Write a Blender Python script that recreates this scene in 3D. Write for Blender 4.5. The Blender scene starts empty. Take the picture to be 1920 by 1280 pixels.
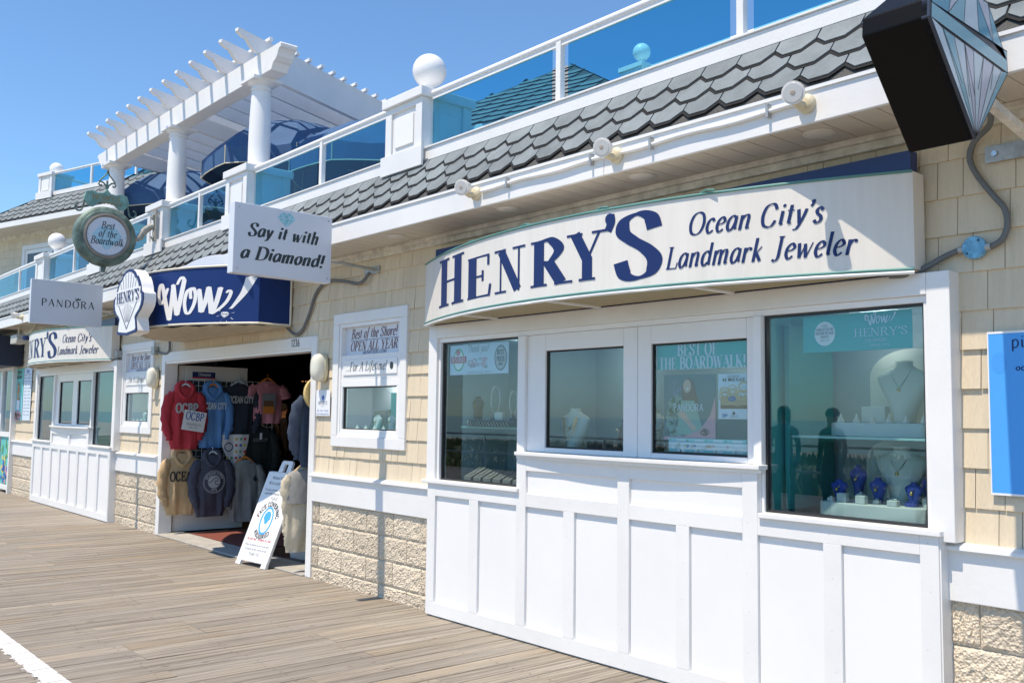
import bpy, math, random
from mathutils import Vector, Matrix
random.seed(7)
sc = bpy.context.scene
COL = sc.collection

# ------------------------------------------------------------ camera, world, sun, exposure
D0, H0 = 4.6527, 1.6
YAW, PIT, ROL = -.85656, .07953, .01326
def cam_axes():
    cy, sy, cp, sp = math.cos(YAW), math.sin(YAW), math.cos(PIT), math.sin(PIT)
    F = Vector((sy*cp, cy*cp, sp)); R = Vector((cy, -sy, 0)); U = R.cross(F)
    cr, sr = math.cos(ROL), math.sin(ROL)
    return cr*R+sr*U, -sr*R+cr*U, F
_R, _U, _F = cam_axes()
cam = bpy.data.objects.new('camera', bpy.data.cameras.new('camera'))
COL.objects.link(cam)
cam.data.lens = 1753.43/1920*36; cam.data.sensor_width = 36
cam.data.clip_start = .05; cam.data.clip_end = 6000
M = Matrix((( _R.x, _U.x, -_F.x, 0), (_R.y, _U.y, -_F.y, -D0), (_R.z, _U.z, -_F.z, H0), (0, 0, 0, 1)))
cam.matrix_world = M
sc.camera = cam

SUN_EL, SUN_AZX = math.radians(65.8), .03      # light travels toward +y, slightly +x
w = bpy.data.worlds.new('World'); sc.world = w; w.use_nodes = True
nt = w.node_tree
sky = nt.nodes.new('ShaderNodeTexSky'); sky.sky_type = 'NISHITA'; sky.sun_disc = False
sky.sun_elevation = SUN_EL; sky.sun_rotation = math.radians(180); sky.altitude = 0
sky.air_density = 1.0; sky.dust_density = .15; sky.ozone_density = 1.6
bg = nt.nodes['Background']; bg.inputs[1].default_value = .145
stint = nt.nodes.new('ShaderNodeVectorMath'); stint.operation = 'MULTIPLY'; stint.inputs[1].default_value = (.68,.875,1.02)
nt.links.new(sky.outputs[0], stint.inputs[0]); nt.links.new(stint.outputs[0], bg.inputs[0])
sun = bpy.data.objects.new('sun', bpy.data.lights.new('sun', 'SUN')); COL.objects.link(sun)
sun.data.energy = 4.2; sun.data.angle = math.radians(.53); sun.data.color = (1, .875, .71)
sd = Vector((SUN_AZX, math.cos(SUN_EL), -math.sin(SUN_EL)))
sun.rotation_euler = sd.to_track_quat('-Z', 'Y').to_euler()
sc.view_settings.view_transform = 'Standard'; sc.view_settings.look = 'None'
sc.view_settings.exposure = .42; sc.view_settings.gamma = 1
sc.view_settings.use_curve_mapping = False
sc.cycles.max_bounces = 8; sc.cycles.transparent_max_bounces = 16
sc.cycles.diffuse_bounces = 4; sc.cycles.glossy_bounces = 3

# ------------------------------------------------------------ materials
MATS = {}
def mat(name, col=(.8,.8,.8), rough=.5, metal=0., var=.0, vscale=3., bump=0., bscale=40., rnd=0., col2=None, spec=None, emit=0., stretch=(1,1,1), coat=0.):
    if name in MATS: return MATS[name]
    m = bpy.data.materials.new(name); m.use_nodes = True; n = m.node_tree; L = n.links.new
    b = n.nodes['Principled BSDF']
    b.inputs['Base Color'].default_value = (*col, 1); b.inputs['Roughness'].default_value = rough
    b.inputs['Metallic'].default_value = metal
    if coat: b.inputs['Coat Weight'].default_value = coat
    if spec is not None: b.inputs['Specular IOR Level'].default_value = spec
    if emit:
        b.inputs['Emission Color'].default_value = (*col, 1); b.inputs['Emission Strength'].default_value = emit
    if var or bump or rnd:
        geo = n.nodes.new('ShaderNodeNewGeometry')
        mp = n.nodes.new('ShaderNodeMapping'); mp.inputs['Scale'].default_value = stretch
        L(geo.outputs['Position'], mp.inputs['Vector'])
        src = None
        if var:
            t = n.nodes.new('ShaderNodeTexNoise'); t.inputs['Scale'].default_value = vscale; t.inputs['Detail'].default_value = 6
            t.inputs['Roughness'].default_value = .65
            L(mp.outputs[0], t.inputs['Vector'])
            cr = n.nodes.new('ShaderNodeValToRGB')
            c2 = col2 if col2 else tuple(max(0, c*(1-var)) for c in col)
            c1 = tuple(min(1, c*(1+var*.35)) for c in col)
            cr.color_ramp.elements[0].position = .32; cr.color_ramp.elements[0].color = (*c2, 1)
            cr.color_ramp.elements[1].position = .62; cr.color_ramp.elements[1].color = (*c1, 1)
            L(t.outputs[0], cr.inputs[0]); src = cr.outputs[0]
        if rnd:
            oi = n.nodes.new('ShaderNodeObjectInfo')
            mr = n.nodes.new('ShaderNodeMapRange'); mr.inputs['To Min'].default_value = 1-rnd; mr.inputs['To Max'].default_value = 1+rnd*.7
            L(oi.outputs['Random'], mr.inputs[0])
            mx = n.nodes.new('ShaderNodeVectorMath'); mx.operation = 'SCALE'
            if src: L(src, mx.inputs[0])
            else: mx.inputs[0].default_value = col
            L(mr.outputs[0], mx.inputs['Scale']); src = mx.outputs[0]
        if src: L(src, b.inputs['Base Color'])
        if bump:
            t2 = n.nodes.new('ShaderNodeTexNoise'); t2.inputs['Scale'].default_value = bscale; t2.inputs['Detail'].default_value = 5
            L(mp.outputs[0], t2.inputs['Vector'])
            bp = n.nodes.new('ShaderNodeBump'); bp.inputs['Strength'].default_value = bump; bp.inputs['Distance'].default_value = .01
            L(t2.outputs[0], bp.inputs['Height']); L(bp.outputs[0], b.inputs['Normal'])
    MATS[name] = m
    return m
def glass(name, tint, refl=.12, rough=0., refl_col=(1,1,1)):
    if name in MATS: return MATS[name]
    m = bpy.data.materials.new(name); m.use_nodes = True; n = m.node_tree; L = n.links.new
    n.nodes.remove(n.nodes['Principled BSDF']); out = n.nodes['Material Output']
    tr = n.nodes.new('ShaderNodeBsdfTransparent'); tr.inputs[0].default_value = (*tint, 1)
    gl = n.nodes.new('ShaderNodeBsdfGlossy'); gl.inputs['Roughness'].default_value = rough; gl.inputs['Color'].default_value = (*refl_col, 1)
    fr = n.nodes.new('ShaderNodeFresnel'); fr.inputs[0].default_value = 1.5
    ad = n.nodes.new('ShaderNodeMath'); ad.operation = 'ADD'; ad.inputs[1].default_value = refl; ad.use_clamp = True
    L(fr.outputs[0], ad.inputs[0])
    ge = n.nodes.new('ShaderNodeNewGeometry'); iv = n.nodes.new('ShaderNodeMath'); iv.operation = 'SUBTRACT'; iv.inputs[0].default_value = 1; L(ge.outputs['Backfacing'], iv.inputs[1])
    ml_ = n.nodes.new('ShaderNodeMath'); ml_.operation = 'MULTIPLY'; L(ad.outputs[0], ml_.inputs[0]); L(iv.outputs[0], ml_.inputs[1])
    mx = n.nodes.new('ShaderNodeMixShader'); L(ml_.outputs[0], mx.inputs[0]); L(tr.outputs[0], mx.inputs[1]); L(gl.outputs[0], mx.inputs[2])
    L(mx.outputs[0], out.inputs['Surface'])
    MATS[name] = m
    return m

WHITE = mat('white_paint', (.79,.79,.785), .45, var=.055, vscale=1.6, bump=.07, bscale=45)
WHITE2 = mat('white_vinyl', (.82,.82,.82), .35, var=.03, vscale=1.2)
CREAMW = mat('weathered_white_trim', (.72,.68,.60), .6, var=.22, vscale=9, bump=.15, bscale=120, col2=(.50,.47,.40))
SHAKE = mat('cream_cedar_shake', (.71,.605,.445), .75, var=.07, vscale=1.3, bump=.5, bscale=22, rnd=.05, stretch=(12,12,.4))
SHAKEBACK = mat('shake_backing', (.20,.15,.09), .9)
SOFFIT = mat('soffit_vinyl', (.62,.57,.49), .5, var=.06, vscale=1.5)
ROOF = mat('slate_grey_asphalt', (.205,.235,.25), .9, var=.22, vscale=4.5, bump=.5, bscale=200, rnd=.14)
ROOFD = mat('dark_edge_and_shadow_band', (.014,.014,.016), .95, var=.4, vscale=60)  # asphalt roof edges, and the painted shadow band under the shingle tabs
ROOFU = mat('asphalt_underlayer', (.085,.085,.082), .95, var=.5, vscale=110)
CONC = mat('concrete_sill', (.42,.40,.36), .85, var=.2, vscale=8, bump=.2, bscale=90)
MORTAR = mat('mortar', (.62,.54,.42), .9, var=.1, vscale=20)
GREYPLA = mat('grey_conduit', (.14,.145,.145), .5)
BLACK = mat('black_metal', (.003,.003,.0035), .45, spec=.15)
BLACK2 = mat('black_frame', (.02,.02,.022), .4)
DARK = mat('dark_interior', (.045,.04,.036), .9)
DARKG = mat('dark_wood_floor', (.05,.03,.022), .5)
NAVY = mat('navy_paint', (.018,.040,.155), .4, var=.06, vscale=4)
NAVYLET = mat('navy_lettering', (.010,.028,.125), .5, spec=.3)
SIGNBLUE = mat('royal_blue_sign_face', (.006,.030,.150), .5, spec=.3, var=.05, vscale=3)
SIGNCREAM = mat('ivory_sign_face', (.74,.71,.66), .38, var=.05, vscale=1.5, stretch=(6,6,.4), col2=(.68,.65,.60))
SIGNWHITE = mat('white_sign_face', (.66,.69,.75), .35, var=.03, vscale=2)
CHAR = mat('charcoal_lettering', (.025,.04,.045), .5)
TEAL = mat('teal_print', (.035,.42,.40), .45)
TEALTRIM = mat('teal_green_trim', (.10,.26,.24), .5)
MAROON = mat('maroon_lettering', (.13,.025,.03), .5)
PATINA = mat('green_patina_bronze', (.15,.22,.19), .55, metal=.25, var=.5, vscale=7, bump=.2, bscale=30, col2=(.05,.075,.06))
BRONZE = mat('taupe_clock_ring', (.26,.235,.20), .45, metal=.2, var=.25, vscale=6)
GALV = mat('galvanised_metal', (.45,.46,.45), .5, metal=.5, var=.25, vscale=25)
LENS = mat('lamp_lens', (.62,.62,.62), .12, spec=.8)
FLOODW = mat('floodlight_white', (.78,.76,.72), .4, var=.1, vscale=12)
FLOODY = mat('aged_cream_plastic', (.66,.60,.43), .5, var=.15, vscale=14)
UMB = mat('navy_canvas', (.036,.10,.225), .8, var=.12, vscale=5)
PIPING = mat('cream_piping', (.65,.58,.42), .7)
STEEL = mat('steel', (.5,.5,.5), .3, metal=1)
RUBB = mat('black_rubber', (.02,.02,.02), .7)
RAILGLASS = glass('blue_tinted_glass', (.44,.765,.87), .0, refl_col=(.75,.9,1))
SHOPGLASS = glass('shop_window_glass', (.86,.93,.94), .05, refl_col=(.72,.84,.95))
CASEGLASS = glass('case_glass', (.80,.93,.90), .03)
def flat(name, c, r=.55): return mat('print_'+name, c, r)
P_WHITE = flat('white', (.80,.82,.85)); P_PALE = flat('pale_blue', (.62,.72,.84)); P_RED = flat('red', (.60,.05,.07)); P_GREY = flat('grey', (.25,.27,.30))
P_BLUE = flat('blue', (.03,.13,.45)); P_SKY = flat('sky_blue', (.06,.36,.86)); P_PINK = flat('pink', (.62,.34,.38)); P_ORANGE = flat('orange', (.75,.26,.05))
P_GREEN = flat('green', (.15,.45,.22)); P_YELLOW = flat('yellow', (.75,.6,.15)); P_BLACK = flat('black', (.03,.03,.035)); P_TAN = flat('tan', (.50,.36,.22))
P_LTEAL = flat('light_teal', (.35,.68,.70)); P_BROWN = flat('brown', (.20,.10,.055)); P_LGREY = flat('light_grey', (.5,.52,.55)); P_AQUA = flat('aqua', (.18,.55,.62))

def mk_board():
    m = bpy.data.materials.new('weathered_boardwalk_wood'); m.use_nodes = True; n = m.node_tree; L = n.links.new; N = n.nodes.new
    b = n.nodes['Principled BSDF']; b.inputs['Roughness'].default_value = .78
    geo = N('ShaderNodeNewGeometry'); oi = N('ShaderNodeObjectInfo')
    off = N('ShaderNodeVectorMath'); off.operation = 'ADD'
    cmb = N('ShaderNodeCombineXYZ'); mul = N('ShaderNodeMath'); mul.operation = 'MULTIPLY'; mul.inputs[1].default_value = 37.
    L(oi.outputs['Random'], mul.inputs[0]); L(mul.outputs[0], cmb.inputs[1]); L(mul.outputs[0], cmb.inputs[2])
    L(geo.outputs['Position'], off.inputs[0]); L(cmb.outputs[0], off.inputs[1])
    def noise(scale, st, detail=6, rough=.6, dist=0):
        mp = N('ShaderNodeMapping'); mp.inputs['Scale'].default_value = st; L(off.outputs[0], mp.inputs[0])
        t = N('ShaderNodeTexNoise'); t.inputs['Scale'].default_value = scale; t.inputs['Detail'].default_value = detail; t.inputs['Roughness'].default_value = rough
        t.inputs['Distortion'].default_value = dist; L(mp.outputs[0], t.inputs['Vector']); return t.outputs[0]
    def ramp(f, stops):
        r = N('ShaderNodeValToRGB'); e = r.color_ramp.elements
        e[0].position, e[0].color = stops[0][0], (*stops[0][1], 1); e[1].position, e[1].color = stops[-1][0], (*stops[-1][1], 1)
        for p, c in stops[1:-1]:
            q = e.new(p); q.color = (*c, 1)
        L(f, r.inputs[0]); return r.outputs[0]
    def mix(a, b_, f, typ='MIX'):
        x = N('ShaderNodeMix'); x.data_type = 'RGBA'; x.blend_type = typ
        if isinstance(f, float): x.inputs[0].default_value = f
        else: L(f, x.inputs[0])
        for s, i in ((a, 6), (b_, 7)):
            if isinstance(s, tuple): x.inputs[i].default_value = (*s, 1)
            else: L(s, x.inputs[i])
        return x.outputs[2]
    grain = noise(4, (15, .22, 3), 8, .72, .5)
    fine = noise(5, (22, .30, 4), 6, .75)
    big = noise(1.3, (1.2, .45, 1), 3)
    c1 = ramp(grain, [(.34, (.125,.104,.082)), (.44, (.230,.200,.162)), (.54, (.305,.272,.226)), (.66, (.385,.352,.300))])
    tint = ramp(big, [(.3, (.92,.93,.96)), (.55, (1.0,.99,.97)), (.75, (1.12,1.0,.84))])
    c2 = mix(c1, tint, 1., 'MULTIPLY')
    strk = ramp(noise(3, (11, .16, 2), 5, .7, .3), [(.36, (.74,.73,.73)), (.46, (.97,.97,.97)), (.60, (1.07,1.065,1.06)), (.7, (1.14,1.12,1.09))])
    c2 = mix(c2, strk, 1., 'MULTIPLY')
    dk = ramp(fine, [(.36, (.50,.47,.44)), (.46, (1,1,1)), (1., (1,1,1))])
    c3 = mix(c2, dk, .9, 'MULTIPLY')
    kn = N('ShaderNodeTexVoronoi'); kn.inputs['Scale'].default_value = 1.; mpk = N('ShaderNodeMapping'); mpk.inputs['Scale'].default_value = (5.5, 2.2, 1)
    L(off.outputs[0], mpk.inputs[0]); L(mpk.outputs[0], kn.inputs['Vector'])
    kr = ramp(kn.outputs['Distance'], [(.0, (.25,.20,.15)), (.045, (.50,.42,.35)), (.09, (1,1,1)), (1, (1,1,1))])
    c4 = mix(c3, kr, .8, 'MULTIPLY')
    mr = N('ShaderNodeMapRange'); mr.inputs['To Min'].default_value = .90; mr.inputs['To Max'].default_value = 1.12; L(oi.outputs['Random'], mr.inputs[0])
    sc_ = N('ShaderNodeVectorMath'); sc_.operation = 'SCALE'; L(c4, sc_.inputs[0]); L(mr.outputs[0], sc_.inputs['Scale'])
    L(sc_.outputs[0], b.inputs['Base Color'])
    bp = N('ShaderNodeBump'); bp.inputs['Strength'].default_value = .5; bp.inputs['Distance'].default_value = .004
    L(grain, bp.inputs['Height']); L(bp.outputs[0], b.inputs['Normal'])
    return m
BOARD = mk_board()
def mk_block():
    m = bpy.data.materials.new('split_face_block'); m.use_nodes = True; n = m.node_tree; L = n.links.new; N = n.nodes.new
    b = n.nodes['Principled BSDF']; b.inputs['Roughness'].default_value = .9
    geo = N('ShaderNodeNewGeometry')
    t = N('ShaderNodeTexNoise'); t.inputs['Scale'].default_value = 55; t.inputs['Detail'].default_value = 9; t.inputs['Roughness'].default_value = .7
    L(geo.outputs['Position'], t.inputs['Vector'])
    v = N('ShaderNodeTexVoronoi'); v.inputs['Scale'].default_value = 75; L(geo.outputs['Position'], v.inputs['Vector'])
    r = N('ShaderNodeValToRGB'); e = r.color_ramp.elements
    e[0].position = .30; e[0].color = (.33,.285,.23,1); e[1].position = .66; e[1].color = (.78,.68,.53,1)
    q = e.new(.42); q.color = (.62,.53,.41,1)
    L(t.outputs[0], r.inputs[0])
    oi = N('ShaderNodeObjectInfo'); mr = N('ShaderNodeMapRange'); mr.inputs['To Min'].default_value = .9; mr.inputs['To Max'].default_value = 1.1; L(oi.outputs['Random'], mr.inputs[0])
    s = N('ShaderNodeVectorMath'); s.operation = 'SCALE'; L(r.outputs[0], s.inputs[0]); L(mr.outputs[0], s.inputs['Scale']); L(s.outputs[0], b.inputs['Base Color'])
    ad = N('ShaderNodeMath'); ad.operation = 'ADD'; L(t.outputs[0], ad.inputs[0]); L(v.outputs['Distance'], ad.inputs[1])
    bp = N('ShaderNodeBump'); bp.inputs['Strength'].default_value = .8; bp.inputs['Distance'].default_value = .012
    L(ad.outputs[0], bp.inputs['Height']); L(bp.outputs[0], b.inputs['Normal'])
    return m
BLOCK = mk_block()

# ------------------------------------------------------------ mesh helpers
WM = {}
def thing(name, label, cat, loc=(0,0,0), rotz=0., group=None, kind=None):
    o = bpy.data.objects.new(name, None); COL.objects.link(o); o.empty_display_size = .1
    o.location = loc; o.rotation_euler = (0, 0, rotz)
    if kind: o['kind'] = kind
    else: o['label'] = label; o['category'] = cat
    if group: o['group'] = group
    WM[o.name] = Matrix.Translation(loc) @ Matrix.Rotation(rotz, 4, 'Z')
    return o
class MB:
    def __init__(s): s.v = []; s.f = []; s.m = []; s.mi = 0
    def add(s, vs, fs):
        n = len(s.v); s.v += [tuple(p) for p in vs]
        for f in fs: s.f.append(tuple(n+i for i in f)); s.m.append(s.mi)
        return s
    def mat(s, i): s.mi = i; return s
    def poly(s, pts): return s.add(pts, [tuple(range(len(pts)))])
    def box(s, x0, x1, y0, y1, z0, z1):
        vs = [(x, y, z) for x in (x0, x1) for y in (y0, y1) for z in (z0, z1)]
        return s.add(vs, [(0,1,3,2), (4,6,7,5), (0,4,5,1), (2,3,7,6), (0,2,6,4), (1,5,7,3)])
    def prism(s, pts, o, u, v, n, caps=True):
        """polygon pts (a,b) in plane o+a*u+b*v extruded along n"""
        o, u, v, n = Vector(o), Vector(u), Vector(v), Vector(n); k = len(pts)
        A = [o+u*a+v*b for a, b in pts]; B = [p+n for p in A]
        fs = [(i, (i+1) % k, k+(i+1) % k, k+i) for i in range(k)]
        if caps: fs += [tuple(range(k-1, -1, -1)), tuple(range(k, 2*k))]
        return s.add(A+B, fs)
    def frame(s, x0, x1, z0, z1, wd, y0, y1, wb=None, wt=None):
        """rectangular ring in xz plane, butt ended"""
        wb = wd if wb is None else wb; wt = wd if wt is None else wt
        s.box(x0, x0+wd, y0, y1, z0+wb, z1-wt); s.box(x1-wd, x1, y0, y1, z0+wb, z1-wt)
        s.box(x0, x1, y0, y1, z0, z0+wb); s.box(x0, x1, y0, y1, z1-wt, z1); return s
    def tube(s, pts, r, n=10, caps=True):
        pts = [Vector(p) for p in pts]; rs = r if isinstance(r, (list, tuple)) else [r]*len(pts)
        base = len(s.v); up = None; vs = []
        for i, p in enumerate(pts):
            d = (pts[min(i+1, len(pts)-1)]-pts[max(i-1, 0)]).normalized()
            if up is None: up = d.orthogonal().normalized()
            up = (up-d*up.dot(d)); up = up.normalized() if up.length > 1e-6 else d.orthogonal().normalized()
            sd_ = d.cross(up)
            for k in range(n):
                a = 2*math.pi*k/n; vs.append(p+(up*math.cos(a)+sd_*math.sin(a))*rs[i])
        fs = [(i*n+k, i*n+(k+1) % n, (i+1)*n+(k+1) % n, (i+1)*n+k) for i in range(len(pts)-1) for k in range(n)]
        if caps: fs += [tuple(range(n-1, -1, -1)), tuple((len(pts)-1)*n+k for k in range(n))]
        return s.add(vs, fs)
    def lathe(s, prof, c, n=24, axis='z'):
        c = Vector(c); vs = []
        for r, h in prof:
            for k in range(n):
                a = 2*math.pi*k/n; x, y = r*math.cos(a), r*math.sin(a)
                vs.append(c+(Vector((x, y, h)) if axis == 'z' else Vector((h, x, y)) if axis == 'x' else Vector((x, h, y))))
        m = len(prof)
        fs = [(i*n+k, i*n+(k+1) % n, (i+1)*n+(k+1) % n, (i+1)*n+k) for i in range(m-1) for k in range(n)]
        fs += [tuple(range(n-1, -1, -1)), tuple((m-1)*n+k for k in range(n))]
        return s.add(vs, fs)
    def sphere(s, c, r, n=28, m=16, sz=1.):
        prof = [(max(1e-4, r*math.sin(math.pi*i/m)), -r*sz*math.cos(math.pi*i/m)) for i in range(m+1)]
        return s.lathe(prof, c, n)
    def loft(s, rings, close=True):
        n = len(rings[0]); vs = [p for r in rings for p in r]; m = len(rings)
        fs = [(i*n+k, i*n+(k+1) % n, (i+1)*n+(k+1) % n, (i+1)*n+k) for i in range(m-1) for k in range(n)]
        if close: fs += [tuple(range(n-1, -1, -1)), tuple((m-1)*n+k for k in range(n))]
        return s.add(vs, fs)
    def mesh(s, name, mats, inv=None, smooth=None):
        me = bpy.data.meshes.new(name)
        vs = [tuple(inv @ Vector(p)) for p in s.v] if inv is not None else s.v
        me.from_pydata(vs, [], s.f)
        if not isinstance(mats, (list, tuple)): mats = [mats]
        for m in mats: me.materials.append(m)
        if len(mats) > 1: me.polygons.foreach_set('material_index', s.m)
        if smooth:
            me.polygons.foreach_set('use_smooth', [True]*len(me.polygons))
            me.set_sharp_from_angle(angle=math.radians(smooth))
        me.update(); return me
    def obj(s, name, mats, parent=None, label=None, cat=None, group=None, kind=None, smooth=None, bevel=0., local=False):
        inv = None
        if parent is not None and not local: inv = WM[parent.name].inverted()
        o = bpy.data.objects.new(name, s.mesh(name, mats, inv, smooth)); COL.objects.link(o)
        if parent is not None: o.parent = parent; WM[o.name] = WM[parent.name]
        else: WM[o.name] = Matrix.Identity(4)
        if label: o['label'] = label
        if cat: o['category'] = cat
        if group: o['group'] = group
        if kind: o['kind'] = kind
        if bevel:
            b = o.modifiers.new('bevel', 'BEVEL'); b.width = bevel; b.segments = 2; b.limit_method = 'ANGLE'; b.harden_normals = False
        return o
def inst(name, me, parent, loc, rot=None, scale=(1,1,1)):
    o = bpy.data.objects.new(name, me); COL.objects.link(o); o.parent = parent
    T = Matrix.Translation(loc) @ (rot.to_4x4() if rot is not None else Matrix.Identity(4)) @ Matrix.Diagonal((*scale, 1))
    o.matrix_local = WM[parent.name].inverted() @ T
    return o
def copy_tree(o, parent=None, label=None, loc=None):
    c = o.copy(); COL.objects.link(c)
    if parent is not None: c.parent = parent
    if label: c['label'] = label
    if loc is not None: c.location = loc
    for ch in list(o.children): copy_tree(ch, c)
    return c

# ------------------------------------------------------------ lettering drawn as pen strokes
G = {}
def g(ch, adv, strokes, serifs=()): G[ch] = (adv, strokes, serifs)
g('A', .74, [('t', [(.08,0),(.37,1)]), ('T', [(.35,1),(.64,0)]), ('t', [(.18,.36),(.53,.36)])], [(.08,0),(.64,0)])
g('B', .66, [('T', [(.15,0),(.15,1)]), ('p', [(.15,.98),(.36,.98),(.5,.76),(.36,.54),(.15,.54)]), ('p', [(.15,.54),(.4,.54),(.57,.28),(.4,.02),(.15,.02)])], [(.14,0),(.14,1)])
g('C', .72, [('p', [(.6,.74),(.5,.94),(.36,.99),(.17,.87),(.09,.5),(.17,.13),(.36,.01),(.52,.06),(.62,.27)])])
g('D', .76, [('T', [(.15,0),(.15,1)]), ('p', [(.15,.98),(.4,.97),(.6,.82),(.66,.5),(.6,.18),(.4,.03),(.15,.02)])], [(.14,0),(.14,1)])
g('E', .66, [('T', [(.17,0),(.17,1)]), ('t', [(.05,.98),(.56,.98)]), ('t', [(.17,.51),(.42,.51)]), ('t', [(.05,.02),(.58,.02)]), ('t', [(.56,1),(.56,.74)]), ('t', [(.58,0),(.61,.28)]), ('t', [(.43,.38),(.43,.64)])])
g('F', .62, [('T', [(.17,0),(.17,1)]), ('t', [(.05,.98),(.56,.98)]), ('t', [(.17,.5),(.42,.5)]), ('t', [(.56,1),(.56,.74)])], [(.17,0)])
g('G', .76, [('p', [(.6,.76),(.5,.94),(.36,.99),(.17,.87),(.09,.5),(.17,.13),(.36,.01),(.6,.1)]), ('T', [(.6,.02),(.6,.42)])], [(.6,.42)])
g('H', .78, [('T', [(.17,0),(.17,1)]), ('T', [(.61,0),(.61,1)]), ('t', [(.17,.51),(.61,.51)])], [(.17,0),(.17,1),(.61,0),(.61,1)])
g('I', .34, [('T', [(.17,0),(.17,1)])], [(.17,0),(.17,1)])
g('J', .5, [('p', [(.3,1),(.3,.5),(.29,.1),(.18,-.03),(.07,.03)])], [(.3,1)])
g('K', .76, [('T', [(.16,0),(.16,1)]), ('t', [(.6,1),(.18,.45)]), ('T', [(.3,.56),(.62,0)])], [(.16,0),(.16,1),(.62,0),(.58,1)])
g('L', .6, [('T', [(.15,0),(.15,1)]), ('t', [(.05,.02),(.54,.02)]), ('t', [(.54,0),(.57,.28)])], [(.15,1)])
g('M', .92, [('t', [(.14,0),(.14,1)]), ('T', [(.14,1),(.45,.12)]), ('t', [(.45,.1),(.76,1)]), ('T', [(.76,0),(.76,1)])], [(.14,0),(.13,1),(.76,0),(.78,1)])
g('N', .8, [('t', [(.14,0),(.14,1)]), ('T', [(.15,.97),(.63,.03)]), ('t', [(.66,0),(.66,1)])], [(.14,0),(.12,1),(.66,1)])
g('O', .78, [('P', [(.39,.99),(.18,.87),(.09,.5),(.18,.13),(.39,.01),(.6,.13),(.69,.5),(.6,.87)])])
g('P', .64, [('T', [(.15,0),(.15,1)]), ('p', [(.15,.98),(.38,.98),(.55,.74),(.38,.49),(.15,.49)])], [(.14,0),(.14,1)])
g('Q', .78, [('P', [(.39,.99),(.18,.87),(.09,.5),(.18,.13),(.39,.01),(.6,.13),(.69,.5),(.6,.87)]), ('T', [(.45,.15),(.68,-.12)])])
g('R', .76, [('T', [(.17,0),(.17,1)]), ('p', [(.17,.98),(.4,.98),(.57,.76),(.4,.52),(.17,.52)]), ('T', [(.36,.52),(.62,.03)])], [(.17,0),(.17,1),(.66,0)])
g('S', .62, [('p', [(.5,.74),(.45,.92),(.3,.99),(.14,.91),(.11,.74),(.22,.6),(.4,.44),(.5,.27),(.45,.08),(.29,.01),(.14,.07),(.08,.28)])])
g('T', .68, [('T', [(.34,0),(.34,1)]), ('t', [(.05,.98),(.63,.98)]), ('t', [(.06,1),(.06,.76)]), ('t', [(.62,1),(.62,.76)])], [(.34,0)])
g('U', .76, [('p', [(.17,1),(.17,.4),(.22,.1),(.38,.01),(.55,.1),(.6,.4),(.6,1)])], [(.17,1),(.6,1)])
g('V', .72, [('T', [(.1,1),(.36,.02)]), ('t', [(.62,1),(.37,.02)])], [(.1,1),(.62,1)])
g('W', 1.0, [('T', [(.1,1),(.3,.02)]), ('t', [(.5,.95),(.31,.02)]), ('T', [(.48,.95),(.68,.02)]), ('t', [(.88,1),(.69,.02)])], [(.1,1),(.88,1)])
g('X', .72, [('T', [(.1,1),(.62,0)]), ('t', [(.6,1),(.1,0)])], [(.1,1),(.6,1),(.1,0),(.62,0)])
g('Y', .74, [('T', [(.11,1),(.37,.44)]), ('t', [(.63,1),(.38,.44)]), ('T', [(.37,0),(.37,.48)])], [(.1,1),(.64,1),(.37,0)])
g('Z', .64, [('t', [(.08,.98),(.56,.98)]), ('T', [(.54,.98),(.1,.02)]), ('t', [(.08,.02),(.58,.02)])])
g('a', .52, [('p', [(.4,.58),(.26,.66),(.12,.5),(.09,.22),(.2,.02),(.34,.16),(.42,.45)]), ('T', [(.41,.64),(.41,.1)]), ('t', [(.41,.06),(.5,.12)])])
g('b', .52, [('T', [(.14,0),(.14,1.02)]), ('p', [(.14,.5),(.28,.65),(.42,.5),(.42,.2),(.28,.01),(.14,.1)])])
g('c', .44, [('p', [(.37,.52),(.26,.65),(.12,.5),(.1,.22),(.22,.01),(.38,.13)])])
g('d', .54, [('p', [(.4,.56),(.26,.65),(.12,.5),(.1,.2),(.22,.02),(.36,.16)]), ('T', [(.42,1.02),(.42,.06)]), ('t', [(.42,.04),(.5,.1)])])
g('e', .46, [('p', [(.12,.34),(.3,.38),(.4,.5),(.28,.66),(.13,.5),(.1,.22),(.22,.01),(.38,.13)])])
g('f', .36, [('p', [(.38,.94),(.28,1.02),(.2,.85),(.17,.4),(.13,-.12),(.02,-.2)]), ('t', [(.06,.62),(.34,.62)])])
g('g', .5, [('P', [(.24,.64),(.1,.42),(.22,.22),(.38,.42)]), ('p', [(.2,.22),(.1,.1),(.38,.02),(.36,-.18),(.16,-.22),(.06,-.1),(.2,.02)])])
g('h', .54, [('T', [(.14,0),(.14,1.02)]), ('p', [(.14,.42),(.26,.62),(.4,.62),(.41,.3),(.41,.06),(.5,.1)])])
g('i', .28, [('T', [(.13,.64),(.13,.08)]), ('t', [(.13,.04),(.22,.1)]), ('o', [(.15,.86)])])
g('k', .52, [('T', [(.14,0),(.14,1.02)]), ('t', [(.4,.64),(.16,.3)]), ('T', [(.22,.36),(.42,.02)])])
g('l', .27, [('T', [(.13,1.02),(.13,.08)]), ('t', [(.13,.04),(.22,.1)])])
g('m', .8, [('T', [(.13,0),(.13,.64)]), ('p', [(.13,.42),(.25,.62),(.37,.6),(.38,.3),(.38,0)]), ('p', [(.38,.42),(.5,.62),(.63,.6),(.64,.3),(.64,.06),(.73,.1)])])
g('n', .56, [('T', [(.13,0),(.13,.64)]), ('p', [(.13,.42),(.26,.62),(.4,.6),(.41,.3),(.41,.06),(.5,.1)])])
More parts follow.
